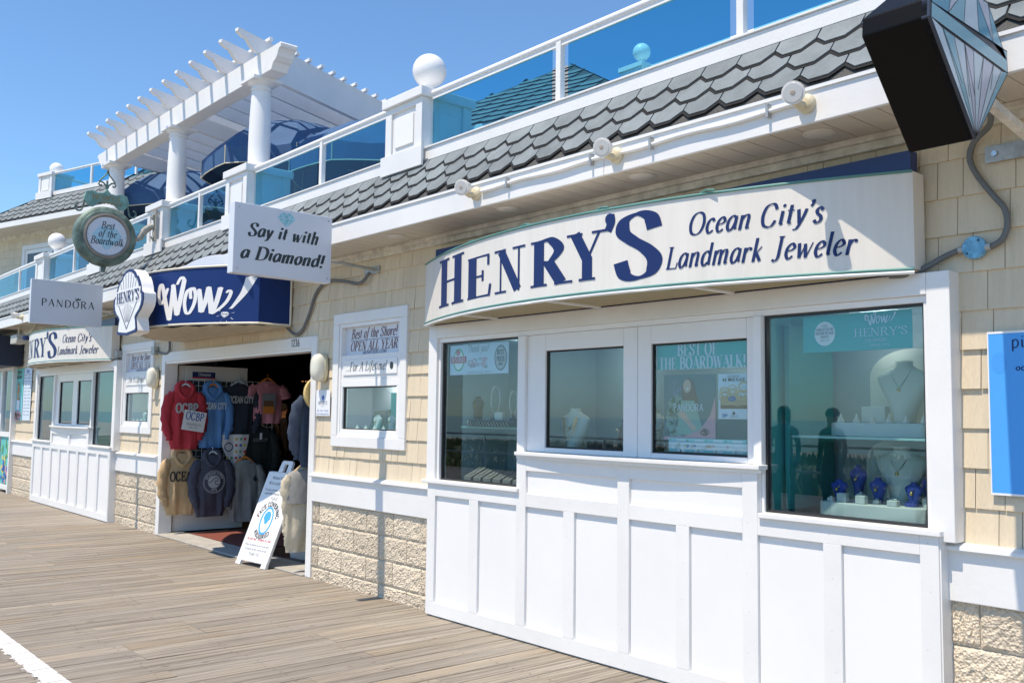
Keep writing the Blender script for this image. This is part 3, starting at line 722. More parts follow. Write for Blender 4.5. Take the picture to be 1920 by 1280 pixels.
# ------------------------------------------------------------ small lettered windows
def small_window(dx):
    O = lambda v: v+dx
    f = MB().frame(O(-7.98), O(-6.73), 1.29, 2.557, .10, -.034, -.001)
    F = f.obj('window', WHITE, LB, bevel=.005)
    MB().frame(O(-7.8795), O(-6.8305), 1.3905, 2.4565, .035, -.020, .06).obj('frame', WHITE2, F, bevel=.003)
    MB().box(O(-7.8445), O(-6.8655), .030, .045, 2.155, 2.421).obj('lettered_panel', SIGNWHITE, F)
    MB().box(O(-7.8445), O(-6.8655), -.012, .05, 1.925, 2.1545).obj('transom_board', WHITE, F, bevel=.003)
    MB().box(O(-7.80), O(-6.89), -.022, -.0125, 1.963, 2.105).obj('slogan_board', WHITE2, F, bevel=.003)
    s = MB().frame(O(-7.8445), O(-6.8655), 1.4255, 1.9245, .030, -.014, .05, wt=.07); s.obj('sash', WHITE2, F, bevel=.004)
    MB().frame(O(-7.814), O(-6.896), 1.456, 1.854, .010, .004, .03).obj('glazing_gasket', RUBB, F)
    MB().box(O(-7.803), O(-6.907), .012, .018, 1.467, 1.843).obj('glass_pane', SHOPGLASS, F)
    L_ = MB(); fn = ony(.030, O(-7.36), 2.155)
    text_on(L_, 'Best of the Shore!', .092, lambda u, v, l: fn(u, v+.155, l), width=.78, **ITAL)
    text_on(L_, 'OPEN ALL YEAR', .088, lambda u, v, l: fn(u+.0, v+.040, l), width=.80, **dict(ITAL, T=.15))
    L_.obj('lettering', MAROON, F)
    L_ = MB(); text_on(L_, 'HENRYSOC.COM', .030, lambda u, v, l: fn(u+.02, v+.006, l), width=.40, **ITAL); L_.box(O(-7.765), O(-6.935), .0285, .0298, 2.291, 2.295)
    L_.obj('lettering', NAVYLET, F)
    L_ = MB(); fn2 = ony(-.022, O(-7.40), 2.0)
    text_on(L_, '...For A Lifetime!', .085, fn2, width=.70, **dict(ITAL, T=.09)); 
    L_.prism([(.028*math.cos(a/8*math.pi), .034*math.sin(a/8*math.pi)) for a in range(16)], (O(-6.97), -.0222, 2.035), (1,0,0), (0,0,1), (0,-.0012,0)); L_.obj('lettering', CHAR, F)
    c = MB(); a, b, zb, zt, y2 = O(-7.84), O(-6.87), 1.44, 1.92, .34
    c.add([(a,y2,zb), (b,y2,zb), (b,y2,zt), (a,y2,zt)], [(0,1,2,3)]); c.add([(a,.16,zt), (b,.16,zt), (b,y2,zt), (a,y2,zt)], [(0,1,2,3)])
    c.add([(a,.04,zb), (b,.04,zb), (b,y2,zb), (a,y2,zb)], [(0,1,2,3)]); c.add([(a,.05,zb), (a,y2,zb), (a,y2,zt), (a,.05,zt)], [(0,1,2,3)]); c.add([(b,.05,zb), (b,y2,zb), (b,y2,zt), (b,.05,zt)], [(0,1,2,3)])
    c.obj('display_case', mat('case_lining_mauve_grey', (.36,.38,.42), .6), F)
    MB().box(O(-7.5), O(-7.2), .22, .24, 1.895, 1.90).obj('light_strip', mat('led_strip', (1,.97,.9), emit=9.), F)
    return F
SW1 = small_window(0); SW2 = small_window(-6.02)

# ------------------------------------------------------------ doorway and dark shop behind it
d = MB()
d.box(-12.42, -12.305, -.036, .14, .0, 2.375); d.box(-8.40, -8.295, -.036, .14, .0, 2.375); d.box(-12.3045, -8.4005, -.036, .14, 2.250, 2.375)
DR = d.obj('door_frame', WHITE, LB, bevel=.005)
MB().box(-12.3045, -8.4005, -.020, .14, 2.225, 2.2495).obj('head_stop', WHITE2, DR)
L_ = MB(); text_on(L_, '1236', .075, ony(-.036, -8.735, 2.285), **dict(SANS, T=.15, t=.13)); L_.obj('house_number', P_BLACK, DR)
MB().box(-12.30, -8.405, -.06, .30, .001, .018).obj('threshold', CONC, DR, bevel=.004)
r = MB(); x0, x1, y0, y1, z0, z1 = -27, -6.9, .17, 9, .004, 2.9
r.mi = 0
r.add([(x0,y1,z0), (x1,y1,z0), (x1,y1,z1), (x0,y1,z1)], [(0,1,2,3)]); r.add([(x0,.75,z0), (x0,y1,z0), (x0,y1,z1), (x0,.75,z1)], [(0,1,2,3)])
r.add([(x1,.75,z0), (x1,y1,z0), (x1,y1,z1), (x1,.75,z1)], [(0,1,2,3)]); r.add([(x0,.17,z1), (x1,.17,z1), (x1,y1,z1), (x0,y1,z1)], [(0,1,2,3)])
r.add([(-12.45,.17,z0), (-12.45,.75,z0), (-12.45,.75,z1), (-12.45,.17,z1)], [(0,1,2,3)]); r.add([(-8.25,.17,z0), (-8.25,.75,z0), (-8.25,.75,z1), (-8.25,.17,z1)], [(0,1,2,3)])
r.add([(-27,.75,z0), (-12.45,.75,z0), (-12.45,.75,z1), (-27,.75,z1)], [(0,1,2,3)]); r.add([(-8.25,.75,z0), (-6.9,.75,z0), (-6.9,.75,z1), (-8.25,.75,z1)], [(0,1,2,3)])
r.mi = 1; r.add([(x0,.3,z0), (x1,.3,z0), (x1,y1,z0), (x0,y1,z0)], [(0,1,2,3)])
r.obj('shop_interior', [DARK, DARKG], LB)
MB().box(-12.1, -10.4, .32, 1.9, .006, .018).obj('door_mat', mat('rust_red_doormat', (.20,.055,.035), .95, var=.2, vscale=30), LB)
# door leaf swung back against the left jamb
lf = thing('open_door', 'white half glazed shop door swung fully open behind the hanging sweatshirts', 'door', (-12.36,.13,0))
m = MB(); X0, X1 = -12.40, -12.355
m.box(X0, X1, .16, .27, .02, 2.22); m.box(X0, X1, 1.04, 1.15, .02, 2.22); m.box(X0, X1, .2705, 1.0395, .02, .36); m.box(X0, X1, .2705, 1.0395, 2.02, 2.22)
m.obj('leaf_frame', WHITE, lf, bevel=.004)
MB().box(-12.382, -12.372, .2705, 1.0395, .3605, 2.0195).obj('glass_pane', mat('dark_door_glass', (.05,.065,.075), .1), lf)
lk = MB().box(-12.3548, -12.352, .36, .68, 2.07, 2.14); lk.obj('sticker', NAVY, lf)
lk = MB().box(-12.3548, -12.352, .36, .68, 2.052, 2.0695); lk.obj('sticker', P_RED, lf, 'red stripe under the navy sticker')
L_ = MB(); text_on(L_, 'Champion', .04, onx(-12.352, .53, 2.088), T=.13, t=.1, serif=0); L_.obj('lettering', P_WHITE, lf)
# mirror-image leaf on the right
rf = thing('open_door', 'white shop door folded back inside the right hand door jamb', 'door', (-8.36,.13,0))
MB().box(-8.375, -8.33, .16, 1.1, .02, 2.2).obj('leaf_frame', WHITE, rf)
# ------------------------------------------------------------ roof balustrade
PX = [(-6.77,-6.20), (-10.05,-9.48), (-12.50,-11.93), (-14.92,-14.35), (-17.98,-17.41)]
YR, ZR = -.185, 4.268
def deck_post(par, a, b, y0=-.30, y1=.255, zb=3.806, zt=4.232, apron=True, ball=False, name='post'):
    P = MB().box(a+.035, b-.035, y0+.035, y1-.035, zb-.1, zt).obj(name, WHITE, par)
    for (p, q) in ((a+.015, a+.105), (b-.105, b-.015)):   # corner boards proud of the core
        for (r, s_) in ((y0+.015, y0+.0348), (y1-.0348, y1-.015)): MB().box(p, q, r, s_, zb-.02, zt-.0005).obj('corner_board', WHITE, P, bevel=.003)
    for (p, q) in ((y0+.0352, y0+.105), (y1-.105, y1-.0352)): MB().box(b-.0348, b-.015, p, q, zb-.02, zt-.0005).obj('corner_board', WHITE, P, bevel=.003)
    MB().box(a+.1052, b-.1052, y0+.016, y0+.0348, zt-.055, zt-.0005).obj('head_board', WHITE, P, bevel=.003)
    MB().box(a+.15, b-.15, y0+.022, y0+.0348, zb+.06, zt-.10).obj('raised_panel', WHITE2, P, bevel=.008)
    MB().box(b-.0348, b-.022, y0+.15, y1-.15, zb+.06, zt-.10).obj('raised_panel', WHITE2, P, bevel=.008)
    MB().box(a-.012, b+.012, y0-.012, y1+.012, zt+.0003, zt+.082).obj('cap', WHITE, P, bevel=.007)
    if apron: MB().box(a-.02, b+.02, y0-.008, y0+.0146, zb-.165, zb+.005).obj('apron_board', WHITE, P, bevel=.003)
    if ball:
        c = ((a+b)/2, (y0+y1)/2)
        MB().lathe([(.075,0), (.075,.02), (.045,.05)], (c[0], c[1], zt+.083), 20).tube([(c[0], c[1], zt+.10), (c[0], c[1], zt+.23)], [.045,.05], 16).sphere((c[0], c[1], zt+.348), .147, 40, 24).obj('ball_finial', mat('white_globe', (.84,.84,.84), .35), P, smooth=40)
    return P
bal = thing('roof_balustrade', 'white roof deck balustrade with panelled posts and blue tinted glass panes above the shop', 'balustrade', (-9,-.2,3.806))
for q, (a, b) in enumerate(PX): deck_post(bal, a, b, ball=q in (0, 4))
deck_post(bal, -2.0, -1.43, ball=False)
segs = [(-34,-17.98), (-17.41,-14.92), (-14.35,-12.50), (-11.93,-10.05), (-9.48,-6.77), (-6.20,-2.0)]
mids = {0: [-19.41,-21.3,-23.2,-25,-27,-29,-31], 1: [-15.99], 2: [-13.43], 3: [-10.97], 4: [-8.02], 5: [-4.67,-3.14]}
for q, (a, b) in enumerate(segs):
    MB().tube([(a-.0,YR,ZR), (b+.0,YR,ZR)], .027, 14).obj('handrail', WHITE2, bal, smooth=50)
    MB().box(a, b, YR-.012, YR+.012, ZR-.052, ZR-.020).obj('top_channel', WHITE2, bal)
    xs = [a+.045]+mids[q]+[b-.045]
    for xm in mids[q]: MB().box(xm-.024, xm+.024, YR-.024, YR+.024, 3.8065, ZR-.0205).obj('baluster_post', WHITE, bal, bevel=.004)
    ed = sorted([a]+mids[q]+[b])
    for u, v in zip(ed[:-1], ed[1:]):
        ga = u+(.012 if u in (a,) else .085); gb = v-(.012 if v in (b,) else .085)
        MB().box(ga, gb, YR-.005, YR+.005, 3.815, ZR-.045).obj('glass_pane', RAILGLASS, bal)

# ------------------------------------------------------------ pergola
pg = thing('pergola', 'white pergola with three round columns and scroll ended rafters on the roof deck', 'pergola', (-12,0,4.31))
for (a, b) in PX[1:4]:
    x = (a+b)/2; y = -.022; z0 = 4.315
    c = MB().lathe([(.128,.055), (.122,.10), (.124,.3), (.119,.6), (.105,.935)], (x,y,z0), 32).obj('column', WHITE2, pg, smooth=40)
    MB().box(x-.17, x+.17, y-.17, y+.17, z0, z0+.022).lathe([(.165,.022), (.172,.034), (.165,.048), (.140,.055), (.140,.07), (.128,.078)], (x,y,z0), 32).obj('column_base', WHITE2, c, smooth=40)
    MB().lathe([(.105,.92), (.120,.928), (.120,.94), (.106,.947), (.106,.975), (.15,1.0), (.155,1.015)], (x,y,z0), 32).box(x-.175, x+.175, y-.175, y+.175, z0+1.0152, z0+1.0495).obj('capital', WHITE2, c, smooth=40)
BZ0, BZ1 = 5.365, 5.625
prof = [(0,.255), (.33,.255), (.345,.235), (.33,.20), (.30,.195), (.275,.165), (.255,.12), (.21,.085), (.175,.075), (.15,.045), (.12,.0), (0,0)]
for y in (-.12,):
    m = MB().box(-14.95, -9.46, y, y+.20, BZ0, BZ1)
    m.prism(prof, (-9.4599,y,BZ0), (1,0,0), (0,0,1), (0,.20,0)); m.prism([(a, b) for a, b in prof][::-1], (-14.9501,y,BZ0), (-1,0,0), (0,0,1), (0,.20,0))
    m.obj('beam', WHITE, pg, bevel=.003)
m = MB(); d_ = Vector((-.37,.93,0)).normalized(); nrm = Vector((.93,.37,0)).normalized()
ra = [(0.0,.15), (.004,.18), (.025,.195), (3.9,.195), (3.9,0), (.36,0), (.345,.018), (.315,.012), (.27,.018), (.21,.05), (.16,.095), (.125,.118), (.10,.108), (.07,.118), (.03,.130)]
rm = MB().prism(ra, nrm*-.02, d_, (0,0,1), nrm*.04).mesh('rafter', WHITE)
for k in range(13): inst('rafter', rm, pg, (-9.55-.434*k, -.44, 5.6255))
for (a, b) in PX[1:4]:
    x = (a+b)/2+.02
    MB().prism([(0,0), (3.4,0), (3.4,.21), (0,.21)], Vector((x,.11,5.40))-nrm*.035, d_, (0,0,1), nrm*.07).obj('cross_beam', WHITE, pg, bevel=.003)
    MB().box(x-1.35-.06, x-1.35+.06, 3.35, 3.47, 3.56, 5.364).obj('rear_post', WHITE, pg)
MB().box(-16.6, -10.4, 3.28, 3.34, BZ0, BZ1-.002).obj('beam', WHITE, pg)
for k in range(15):
    y = .0 if k == 0 else .43+.212*(k-1)
    xo = -.40*(y+.44)
    MB().box(-14.95+xo, -9.47+xo, y, y+.045, 5.8215, 5.862).obj('purlin', WHITE, pg, bevel=.003)

# ------------------------------------------------------------ navy market umbrellas on the deck
def umbrella(label, x, y, zr, r, h, rot=0.):
    U = thing('umbrella', label, 'umbrella', (x,y,3.56), 0, 'navy umbrellas on the roof deck')
    m = MB(); n = 8; ang = [rot+2*math.pi*k/n for k in range(n)]
    rows = [(.06,h), (.35,h*.88), (.62,h*.66), (.84,h*.35), (1.,0)]; N = n*4
    rings = []
    for f, hh in rows:
        ring = []
        for k in range(N):
            a = rot+2*math.pi*k/N; q = (k % 4)/4; sag = math.sin(math.pi*q)
            rad = r*f*(1-.05*sag*f); ring.append((x+rad*math.cos(a), y+rad*math.sin(a), zr+hh-.05*sag*f*f))
        rings.append(ring)
    m.loft(rings, close=False); top = len(m.v); m.poly(rings[0])
    C_ = m.obj('canopy', UMB, U, smooth=25)
    v = MB(); r1 = rings[-1]; dn = .23
    low = [(p[0], p[1], p[2]-dn+(.05*math.sin(math.pi*((k % 4)/4)))) for k, p in enumerate(r1)]
    v.loft([r1, low], close=False); v.obj('valance', UMB, C_)
    pi = MB(); pi.tube(low+[low[0]], .007, 5, caps=False)
    for k in range(0, N, 4): pi.tube([r1[k], low[k]], .007, 5)
    pi.obj('piping', PIPING, C_)
    s = MB()
    MB().tube([(x,y,3.56), (x,y,zr+h+.03)], .025, 10).obj('pole', mat('umbrella_pole_wood', (.35,.22,.12), .5), U, smooth=40)
    for k in range(n): s.tube([(x,y,zr+h-.03), (x+r*.97*math.cos(ang[k]), y+r*.97*math.sin(ang[k]), zr+.0)], .01, 5)
    s.obj('rib', mat('umbrella_pole_wood', (.35,.22,.12)), U)
    MB().lathe([(.28,0), (.28,.05), (.05,.09), (.05,.25)], (x,y,3.56), 20).obj('base', BLACK2, U)
    return U
umbrella('navy umbrella with cream piping just left of the right hand pergola column', -11.30, 1.25, 4.90, 1.22, .60, .3)
umbrella('navy umbrella striped with rafter shadows between the two left pergola columns', -14.9, 1.25, 4.98, 1.15, .55, .1)
umbrella('navy umbrella seen mostly through the tinted glass beside the ball topped post', -9.25, 1.25, 4.55, 1.05, .48, .5)

# ------------------------------------------------------------ upper wing at the far left
A16 = math.radians(16)
WB = thing('upper_wing', 'cream shingled upper storey wing with slate roof and sliding door at far left', 'building', (-22.525,1.156,3.56), A16)
def wb(m, *a, **k): return m.obj(*a, parent=WB, local=True, **k)
zb = 3.56
wl = MB()
for (a, b, c, d) in wallcut(-3.4, 9, 0, 2.22, [(-1.62, 1.5, -1, 1.80)]): wl.box(a, b, .30, .5, c, d)
WL = wl.obj('wall', SHAKEBACK, WB, local=True)
lst = []
for r_ in range(12):
    z0 = .19*r_-.04; x = 4.5-random.random()*.1
    while x > -3.4:
        wd = random.choice((.14,.17,.2,.24))
        for (a, b, c, d) in wallcut(x-wd, x-.004, z0, z0+.197, [(-1.62, 1.5, -1, 1.80)]):
            if b-a > .03 and d-c > .03: lst.append((a, b, c, d))
        x -= wd
lst.sort(key=lambda s: abs(s[0]+1.5))
WMl = WM[WB.name]
for (a, b, c, d) in lst[:290]: inst('shake', shake_me, WL, WMl @ Vector(((a+b)/2, .299, c)), Matrix.Rotation(A16, 3, 'Z'), (b-a, 1, d-c))
ff = MB().frame(-1.72, 1.6, -.2, 1.91, .11, .262, .299); DF = wb(ff, 'sliding_door', [WHITE], bevel=.004)
for (a, b) in ((-1.61,-.60), (-.58,.45), (.47,1.49)):
    MB().frame(a, b, -.05, 1.795, .09, .285, .33).obj('sash', WHITE2, DF, local=True)
    MB().box(a+.0905, b-.0905, .30, .31, .045, 1.7045).obj('glass_pane', mat('dark_door_glass', (.05,.065,.075), .1), DF, local=True)
wb(MB().box(-2.05, -1.90, .21, .29, 1.00, 1.24), 'wall_vent', [FLOODY], bevel=.008)
wb(MB().box(-3.5, 9, -.02, .29, 2.21, 2.225), 'soffit_panel', [SOFFIT])
wb(MB().box(-3.5, 9, .262, .298, 2.12, 2.2095), 'frieze_moulding', [CREAMW])
wb(MB().box(-3.5, 9, -.34, -.30, 2.215, 2.345), 'fascia_board', [WHITE], bevel=.004)
wb(MB().box(-3.5, 9, -.2995, -.021, 2.215, 2.225), 'soffit_panel', [SOFFIT])
# roof face
wy0, wz0, wy1, wz1 = -.345, 2.350, .02, 2.88
wl_ = math.hypot(wy1-wy0, wz1-wz0); wu = Vector((0, (wy1-wy0)/wl_, (wz1-wz0)/wl_)); wn = Vector((0, -wu.z, wu.y))
poly = [(-3.5,0), (9,0), (9,1.6), (4.6,1.6), (2.4,wl_), (-.7,wl_), (-2.29,wl_*.42)]
rf_ = MB().prism(poly, (0,wy0,wz0), (1,0,0), wu, -wn*.05); RF = wb(rf_, 'roof', [ROOFU])
def inroof(x, s):
    lim = wl_*.42*(x+3.5)/1.21 if x < -2.29 else wl_*(.42+.58*(x+2.29)/1.59) if x < -.7 else wl_ if x < 2.4 else wl_+(1.6-wl_)*(x-2.4)/2.2 if x < 4.6 else 1.6
    return s < lim-.06
RW = Matrix.Rotation(A16, 3, 'Z') @ Matrix(((1, 0, 0), (0, wu.y, wn.y), (0, wu.z, wn.z)))
for row in range(11):
    for k in range(44):
        x = -3.3+TP*k+(TP/2 if row % 2 else 0); s0 = .03+.147*row
        if inroof(x, s0+.05) and inroof(x-.1, s0) and x < 6.5 and (row < 4 or x > 2):
            inst('roof_shingle', top_cut if not inroof(x, s0+.17) else tab, RF, WMl @ (Vector((x, wy0, wz0))+wu*s0+wn*.015), RW @ Matrix.Rotation(-.072, 3, 'X'))
wb(MB().tube([(-3.55,wy0-.01,wz0), (-2.29,wy0+wu.y*wl_*.42,wz0+wu.z*wl_*.42), (-.7,wy1,wz1)], .02, 6), 'roof_edge', [ROOFD])
wb(MB().tube([(2.4,wy1,wz1+.01), (4.6,wy0+wu.y*1.6,wz0+wu.z*1.6+.01), (9,wy0+wu.y*1.6,wz0+wu.z*1.6+.01)], .025, 6), 'roof_edge', [ROOFD])
wb(MB().box(-.7, 2.45, -.0, .03, 2.885, 2.975), 'curb_board', [WHITE])
wb(MB().box(-.7, 2.45, .031, .9, 2.80, 2.88), 'roof_deck', [MATS['deck_membrane']])
# balcony post, rail and glass on the wing
def wpost(a, b, y0):
    P = wb(MB().box(a+.03, b-.03, y0+.03, y0+.5, 2.98, 3.36), 'post', [WHITE])
    for (p, q) in ((a+.015, a+.10), (b-.10, b-.015)): MB().box(p, q, y0+.012, y0+.0296, 2.98, 3.3595).obj('corner_board', WHITE, P, local=True)
    MB().box(a+.14, b-.14, y0+.018, y0+.0296, 3.02, 3.28).obj('raised_panel', WHITE2, P, local=True, bevel=.006)
    MB().box(a-.012, b+.012, y0-.012, y0+.54, 3.3603, 3.435).obj('cap', WHITE, P, local=True, bevel=.006)
    MB().box(a-.03, b+.03, y0-.02, y0+.0118, 2.83, 2.99).obj('apron_board', WHITE, P, local=True)
    MB().sphere(((a+b)/2, y0+.27, 3.575), .147).obj('ball_finial', MATS['white_globe'], P, local=True, smooth=40)
wpost(-.66, -.10, -.05)
wb(MB().tube([(-.1,.03,3.40), (4.5,.03,3.40)], .026, 8), 'handrail', [WHITE2], smooth=40)
wb(MB().tube([(-.38,.3,3.40), (-.38,4.5,3.40)], .026, 8), 'handrail', [WHITE2], smooth=40)
for x in (1.32, 2.9): wb(MB().box(x-.024, x+.024, .006, .054, 2.98, 3.38), 'baluster_post', [WHITE])
for (a, b) in ((-.08,1.26), (1.38,2.84), (2.96,4.4)): wb(MB().box(a, b, .025, .035, 3.0, 3.36), 'glass_pane', [RAILGLASS])

# ------------------------------------------------------------ upper rear block with hipped roof, post and rail
UB = thing('rear_block', 'set back upper block with hipped slate roof seen through the blue balustrade glass', 'building', (-8,6,3.56))
MB().box(-16, 3, 5.7, 12, 3.56, 6.3).obj('wall', mat('shaded_glazing', (.10,.12,.14), .2), UB)
MB().box(-16, 3, 5.6, 12, 6.301, 6.55).obj('parapet', WHITE, UB)
ax, ay, az = -12.85, 7.9, 8.45; hb = []
R_ = Matrix.Rotation(A16, 3, 'Z')
for (p, q) in ((-1,-1), (1,-1), (1,1), (-1,1)): hb.append(Vector((ax, ay, 6.60))+R_ @ Vector((2.75*p, 2.75*q, 0)))
ap = [Vector((ax, ay, az))+R_ @ Vector((.10*p, .10*q, 0)) for (p, q) in ((-1,-1), (1,-1), (1,1), (-1,1))]
HR = MB().loft([hb, ap]).obj('hipped_roof', ROOFU, UB)
MB().loft([[p-Vector((0,0,.4)) for p in hb], [p-Vector((0,0,.001)) for p in hb]]).obj('tower_wall', WHITE, UB)
hs = MB()
for q in (0, 1, 3):
    A_, B_ = hb[q], hb[(q+1) % 4]; C_, D_ = ap[q], ap[(q+1) % 4]
    nn = (B_-A_).cross(C_-A_).normalized(); nn = nn if nn.z > 0 else -nn
    H_ = ((C_+D_)/2-(A_+B_)/2).length
    rows_ = int(H_/.27)
    for r_ in range(rows_):
        f = r_/rows_; a0 = A_.lerp(C_, f); b0 = B_.lerp(D_, f); f2 = min(1, (r_+1.15)/rows_); a1 = A_.lerp(C_, f2); b1 = B_.lerp(D_, f2)
        L0 = (b0-a0).length; nk = max(1, int(L0/.46)); e = (b0-a0).normalized(); up_ = ((a1+b1)/2-(a0+b0)/2).normalized()
        for k in range(nk):
            x0 = (L0-nk*.46)/2+k*.46+(.23 if r_ % 2 else 0)
            if x0+.45 > L0: continue
            o = a0+e*x0+nn*.03
            hs.mi = 0; hs.poly([o+up_*.07+e*.01, o+e*.11, o+e*.34, o+up_*.07+e*.45, o+up_*.30+e*.45-nn*.02, o+up_*.30+e*.01-nn*.02])
            hs.mi = 1; o2 = o-nn*.012; hs.poly([o2+up_*.04, o2+e*.11-up_*.03, o2+e*.34-up_*.03, o2+up_*.04+e*.46, o2+up_*.27+e*.46-nn*.01, o2+up_*.27-nn*.01])  # dark copy beneath the tab, its shadow line put into colour
hs.obj('roof_shingle', [ROOF, ROOFD], UB, kind='stuff')
P = MB().box(-10.45, -9.98, 6.75, 7.2, 6.56, 7.38).obj('post', WHITE, UB)
MB().box(-10.48, -9.95, 6.72, 7.23, 7.3805, 7.46).obj('cap', WHITE, P, bevel=.006); MB().tube([(-10.2,7.0,7.46), (-10.2,7.0,7.62)], .05, 10).sphere((-10.2, 7.0, 7.74), .15).obj('ball_finial', MATS['white_globe'], P, smooth=40)
MB().tube([(-9.98,6.98,7.42), (2,6.98,7.42)], .027, 8).obj('handrail', WHITE, UB)

# ------------------------------------------------------------ the long bowed fascia signs
def bow_sign(dx, label):
    O = lambda v: v+dx
    yf = lambda x: -.62+.47*((x-dx+4.23)/2.07)**2
    S = thing('shop_sign', label, 'sign', (O(-4.23),-.3,2.34))
    NA = 48; ar = [(O(-6.30)+4.14*i/NA) for i in range(NA+1)]
    out = [(x, yf(x)) for x in ar]
    MB().prism(out+[(ar[-1],-.036), (ar[0],-.036)], (0,0,2.352), (1,0,0), (0,1,0), (0,0,.492)).obj('cabinet', SIGNCREAM, S, smooth=30)
    for z in (2.352, 2.844): MB().tube([(x, y-.004, z) for x, y in out], .0075, 6).obj('edge_trim', TEALTRIM, S, smooth=60)
    MB().tube([(x, y-.001, 2.335) for x, y in out], .010, 6).obj('lower_trim', WHITE2, S, smooth=60)
    inn = [(x, y+.03) for x, y in out]
    MB().prism(inn+[(ar[-1],-.125), (ar[0],-.125)], (0,0,2.340), (1,0,0), (0,1,0), (0,0,.011)).obj('underside', mat('ribbed_tan_underside', (.42,.36,.22), .7, bump=.6, bscale=30, var=.12, vscale=14, stretch=(8,.6,1)), S)
    for x in (-5.42, -4.35, -3.28): MB().box(O(x), O(x)+.035, yf(O(x))+.02, -.125, 2.328, 2.3395).obj('divider', WHITE2, S)
    MB().box(O(-6.22), O(-2.19), -.110, -.0365, 2.3375, 2.3515).box(O(-6.22), O(-2.19), -.110, -.0365, 2.8445, 2.965).obj('backboard', NAVY, S)
    for x in (-5.3, -4.6, -3.9, -3.2): MB().tube([(O(x),yf(O(x))+.0,2.853), (O(x)+.05,yf(O(x))-.002,2.862), (O(x)+.10,yf(O(x)),2.853)], .006, 6).obj('clip', TEALTRIM, S)
    def fn(xc, zc): return lambda u, v, l: (O(xc)+u, yf(O(xc)+u)-.0025-l, zc+v)
    m = MB()
    for ch, a, b, h, T in (('H',-5.86,-5.36,.365,.20), ('E',-5.29,-4.94,.295,.21), ('N',-4.90,-4.54,.295,.21), ('R',-4.48,-4.09,.295,.21), ('Y',-4.14,-3.80,.295,.21), ('S',-3.765,-3.43,.385,.185)):
        f0 = fn((a+b)/2, 2.43 if ch != 'S' else 2.405); st, adv = glyphs(ch, 1, T=T, t=.048, serif=.15, k=10)
        xs = [p[0] for s_ in st for q in s_ for p in q]; lo, hi = min(xs), max(xs)
        for i, polys in enumerate(st):
            for q in polys:
                pts = []
                for (x_, y_) in q: pts.append(f0(((x_-lo)/(hi-lo)-.5)*(b-a), y_*h, (i % 6)*.0003))
                m.poly(pts)
    text_on(m, "'", .34, fn(-3.795, 2.465), T=.20, t=.05, serif=0, k=8)
    text_on(m, "Ocean City's", .125, fn(-2.92, 2.62), width=.72, k=5, **dict(ITAL, T=.13))
    text_on(m, 'Landmark Jeweler', .125, fn(-2.915, 2.44), width=1.0, k=5, **dict(ITAL, T=.13))
    m.obj('lettering', NAVYLET, S)
    return S
bow_sign(0, "long ivory bowed sign reading Henry's Ocean City's Landmark Jeweler over the nearest bay")
bow_sign(DX2, "farther ivory bowed Henry's sign partly hidden behind the Pandora blade sign")

# ------------------------------------------------------------ the royal blue Wow! sign over the door
WS = thing('shop_sign', 'royal blue bowed Wow! sign with white script above the open doorway', 'sign', (-10.35,-.4,2.5))
yw = lambda x: -1.0+.61*((x+10.35)/1.48)**2
ar = [(-11.83+2.96*i/40) for i in range(41)]
MB().prism([(x, yw(x)) for x in ar]+[(-8.87,-.022), (-11.83,-.022)], (0,0,2.512), (1,0,0), (0,1,0), (0,0,.598)).obj('cabinet', SIGNBLUE, WS, smooth=30)
for z in (2.512, 3.108): MB().tube([(-11.83,-.03,z)]+[(x, yw(x)-.003, z) for x in ar]+[(-8.866,-.03,z)], .012, 6).obj('edge_trim', mat('ivory_trim', (.72,.67,.55), .5), WS)
MB().tube([(-8.866,-.035,2.512), (-8.866,-.035,3.108)], .012, 6).obj('edge_trim', MATS['ivory_trim'], WS)
us = MB()
for k in range(7):
    ya, yb = -.97+.135*k, -.97+.135*k+.131
    xsx = [x for x in ar if yw(x) < ya+.01]
    if xsx: us.box(min(xsx), max(xsx), ya, min(yb, -.03), 2.490, 2.5)
us.obj('underside_slat', mat('tan_slats', (.50,.43,.31), .7, var=.15, vscale=8), WS)
arc = [(x, .155*max(0, 1-((x+9.80)/1.06)**2)) for x in [(-10.84+1.90*i/30) for i in range(31)]]
MB().prism([(-10.86,0)]+arc+[(-8.93,0)], (0,-.60,3.122), (1,0,0), (0,0,1), (0,.035,0)).obj('arched_crest', mat('crest_white', (.72,.73,.76), .45), WS)
def brush(strokes, m, fn, wd):
    for i, (P_, w0, w1) in enumerate(strokes):
        C_ = catmull(P_, False, 8)
        for q in ribbon(C_, lambda dx, dy, t, a=w0, b=w1: (a+(b-a)*t)*(.55+.45*abs(dy)), True): m.poly([fn(p[0], p[1], (i % 6)*.0004) for p in q])
WOW = [([(.145,.77),(.10,.55),(.05,.42),(.012,.55),(.012,.78),(.045,.88),(.08,.74),(.125,.42),(.185,.05)], .035, .055),
       ([(.185,.05),(.205,.40),(.222,.84)], .05, .04), ([(.222,.84),(.25,.5),(.287,.15)], .05, .055),
       ([(.287,.15),(.325,.52),(.362,.93)], .05, .045), ([(.362,.93),(.335,1.0),(.30,.93),(.278,.84)], .04, .03),
       ([(.455,.74),(.40,.66),(.375,.42),(.395,.20),(.43,.17),(.48,.36),(.495,.58),(.47,.74),(.44,.66),(.445,.50)], .035, .03),
       ([(.495,.60),(.53,.66)], .025, .03), ([(.53,.70),(.545,.45),(.56,.19)], .035, .05), ([(.56,.19),(.60,.45),(.625,.74)], .04, .04),
       ([(.625,.74),(.645,.45),(.665,.15)], .04, .05), ([(.665,.15),(.70,.38),(.735,.72)], .035, .04), ([(.665,.15),(.735,.26),(.795,.42),(.825,.60),(.81,.66),(.79,.60)], .032, .020),
       ([(.985,.93),(.93,.60),(.83,.25)], .075, .018)]
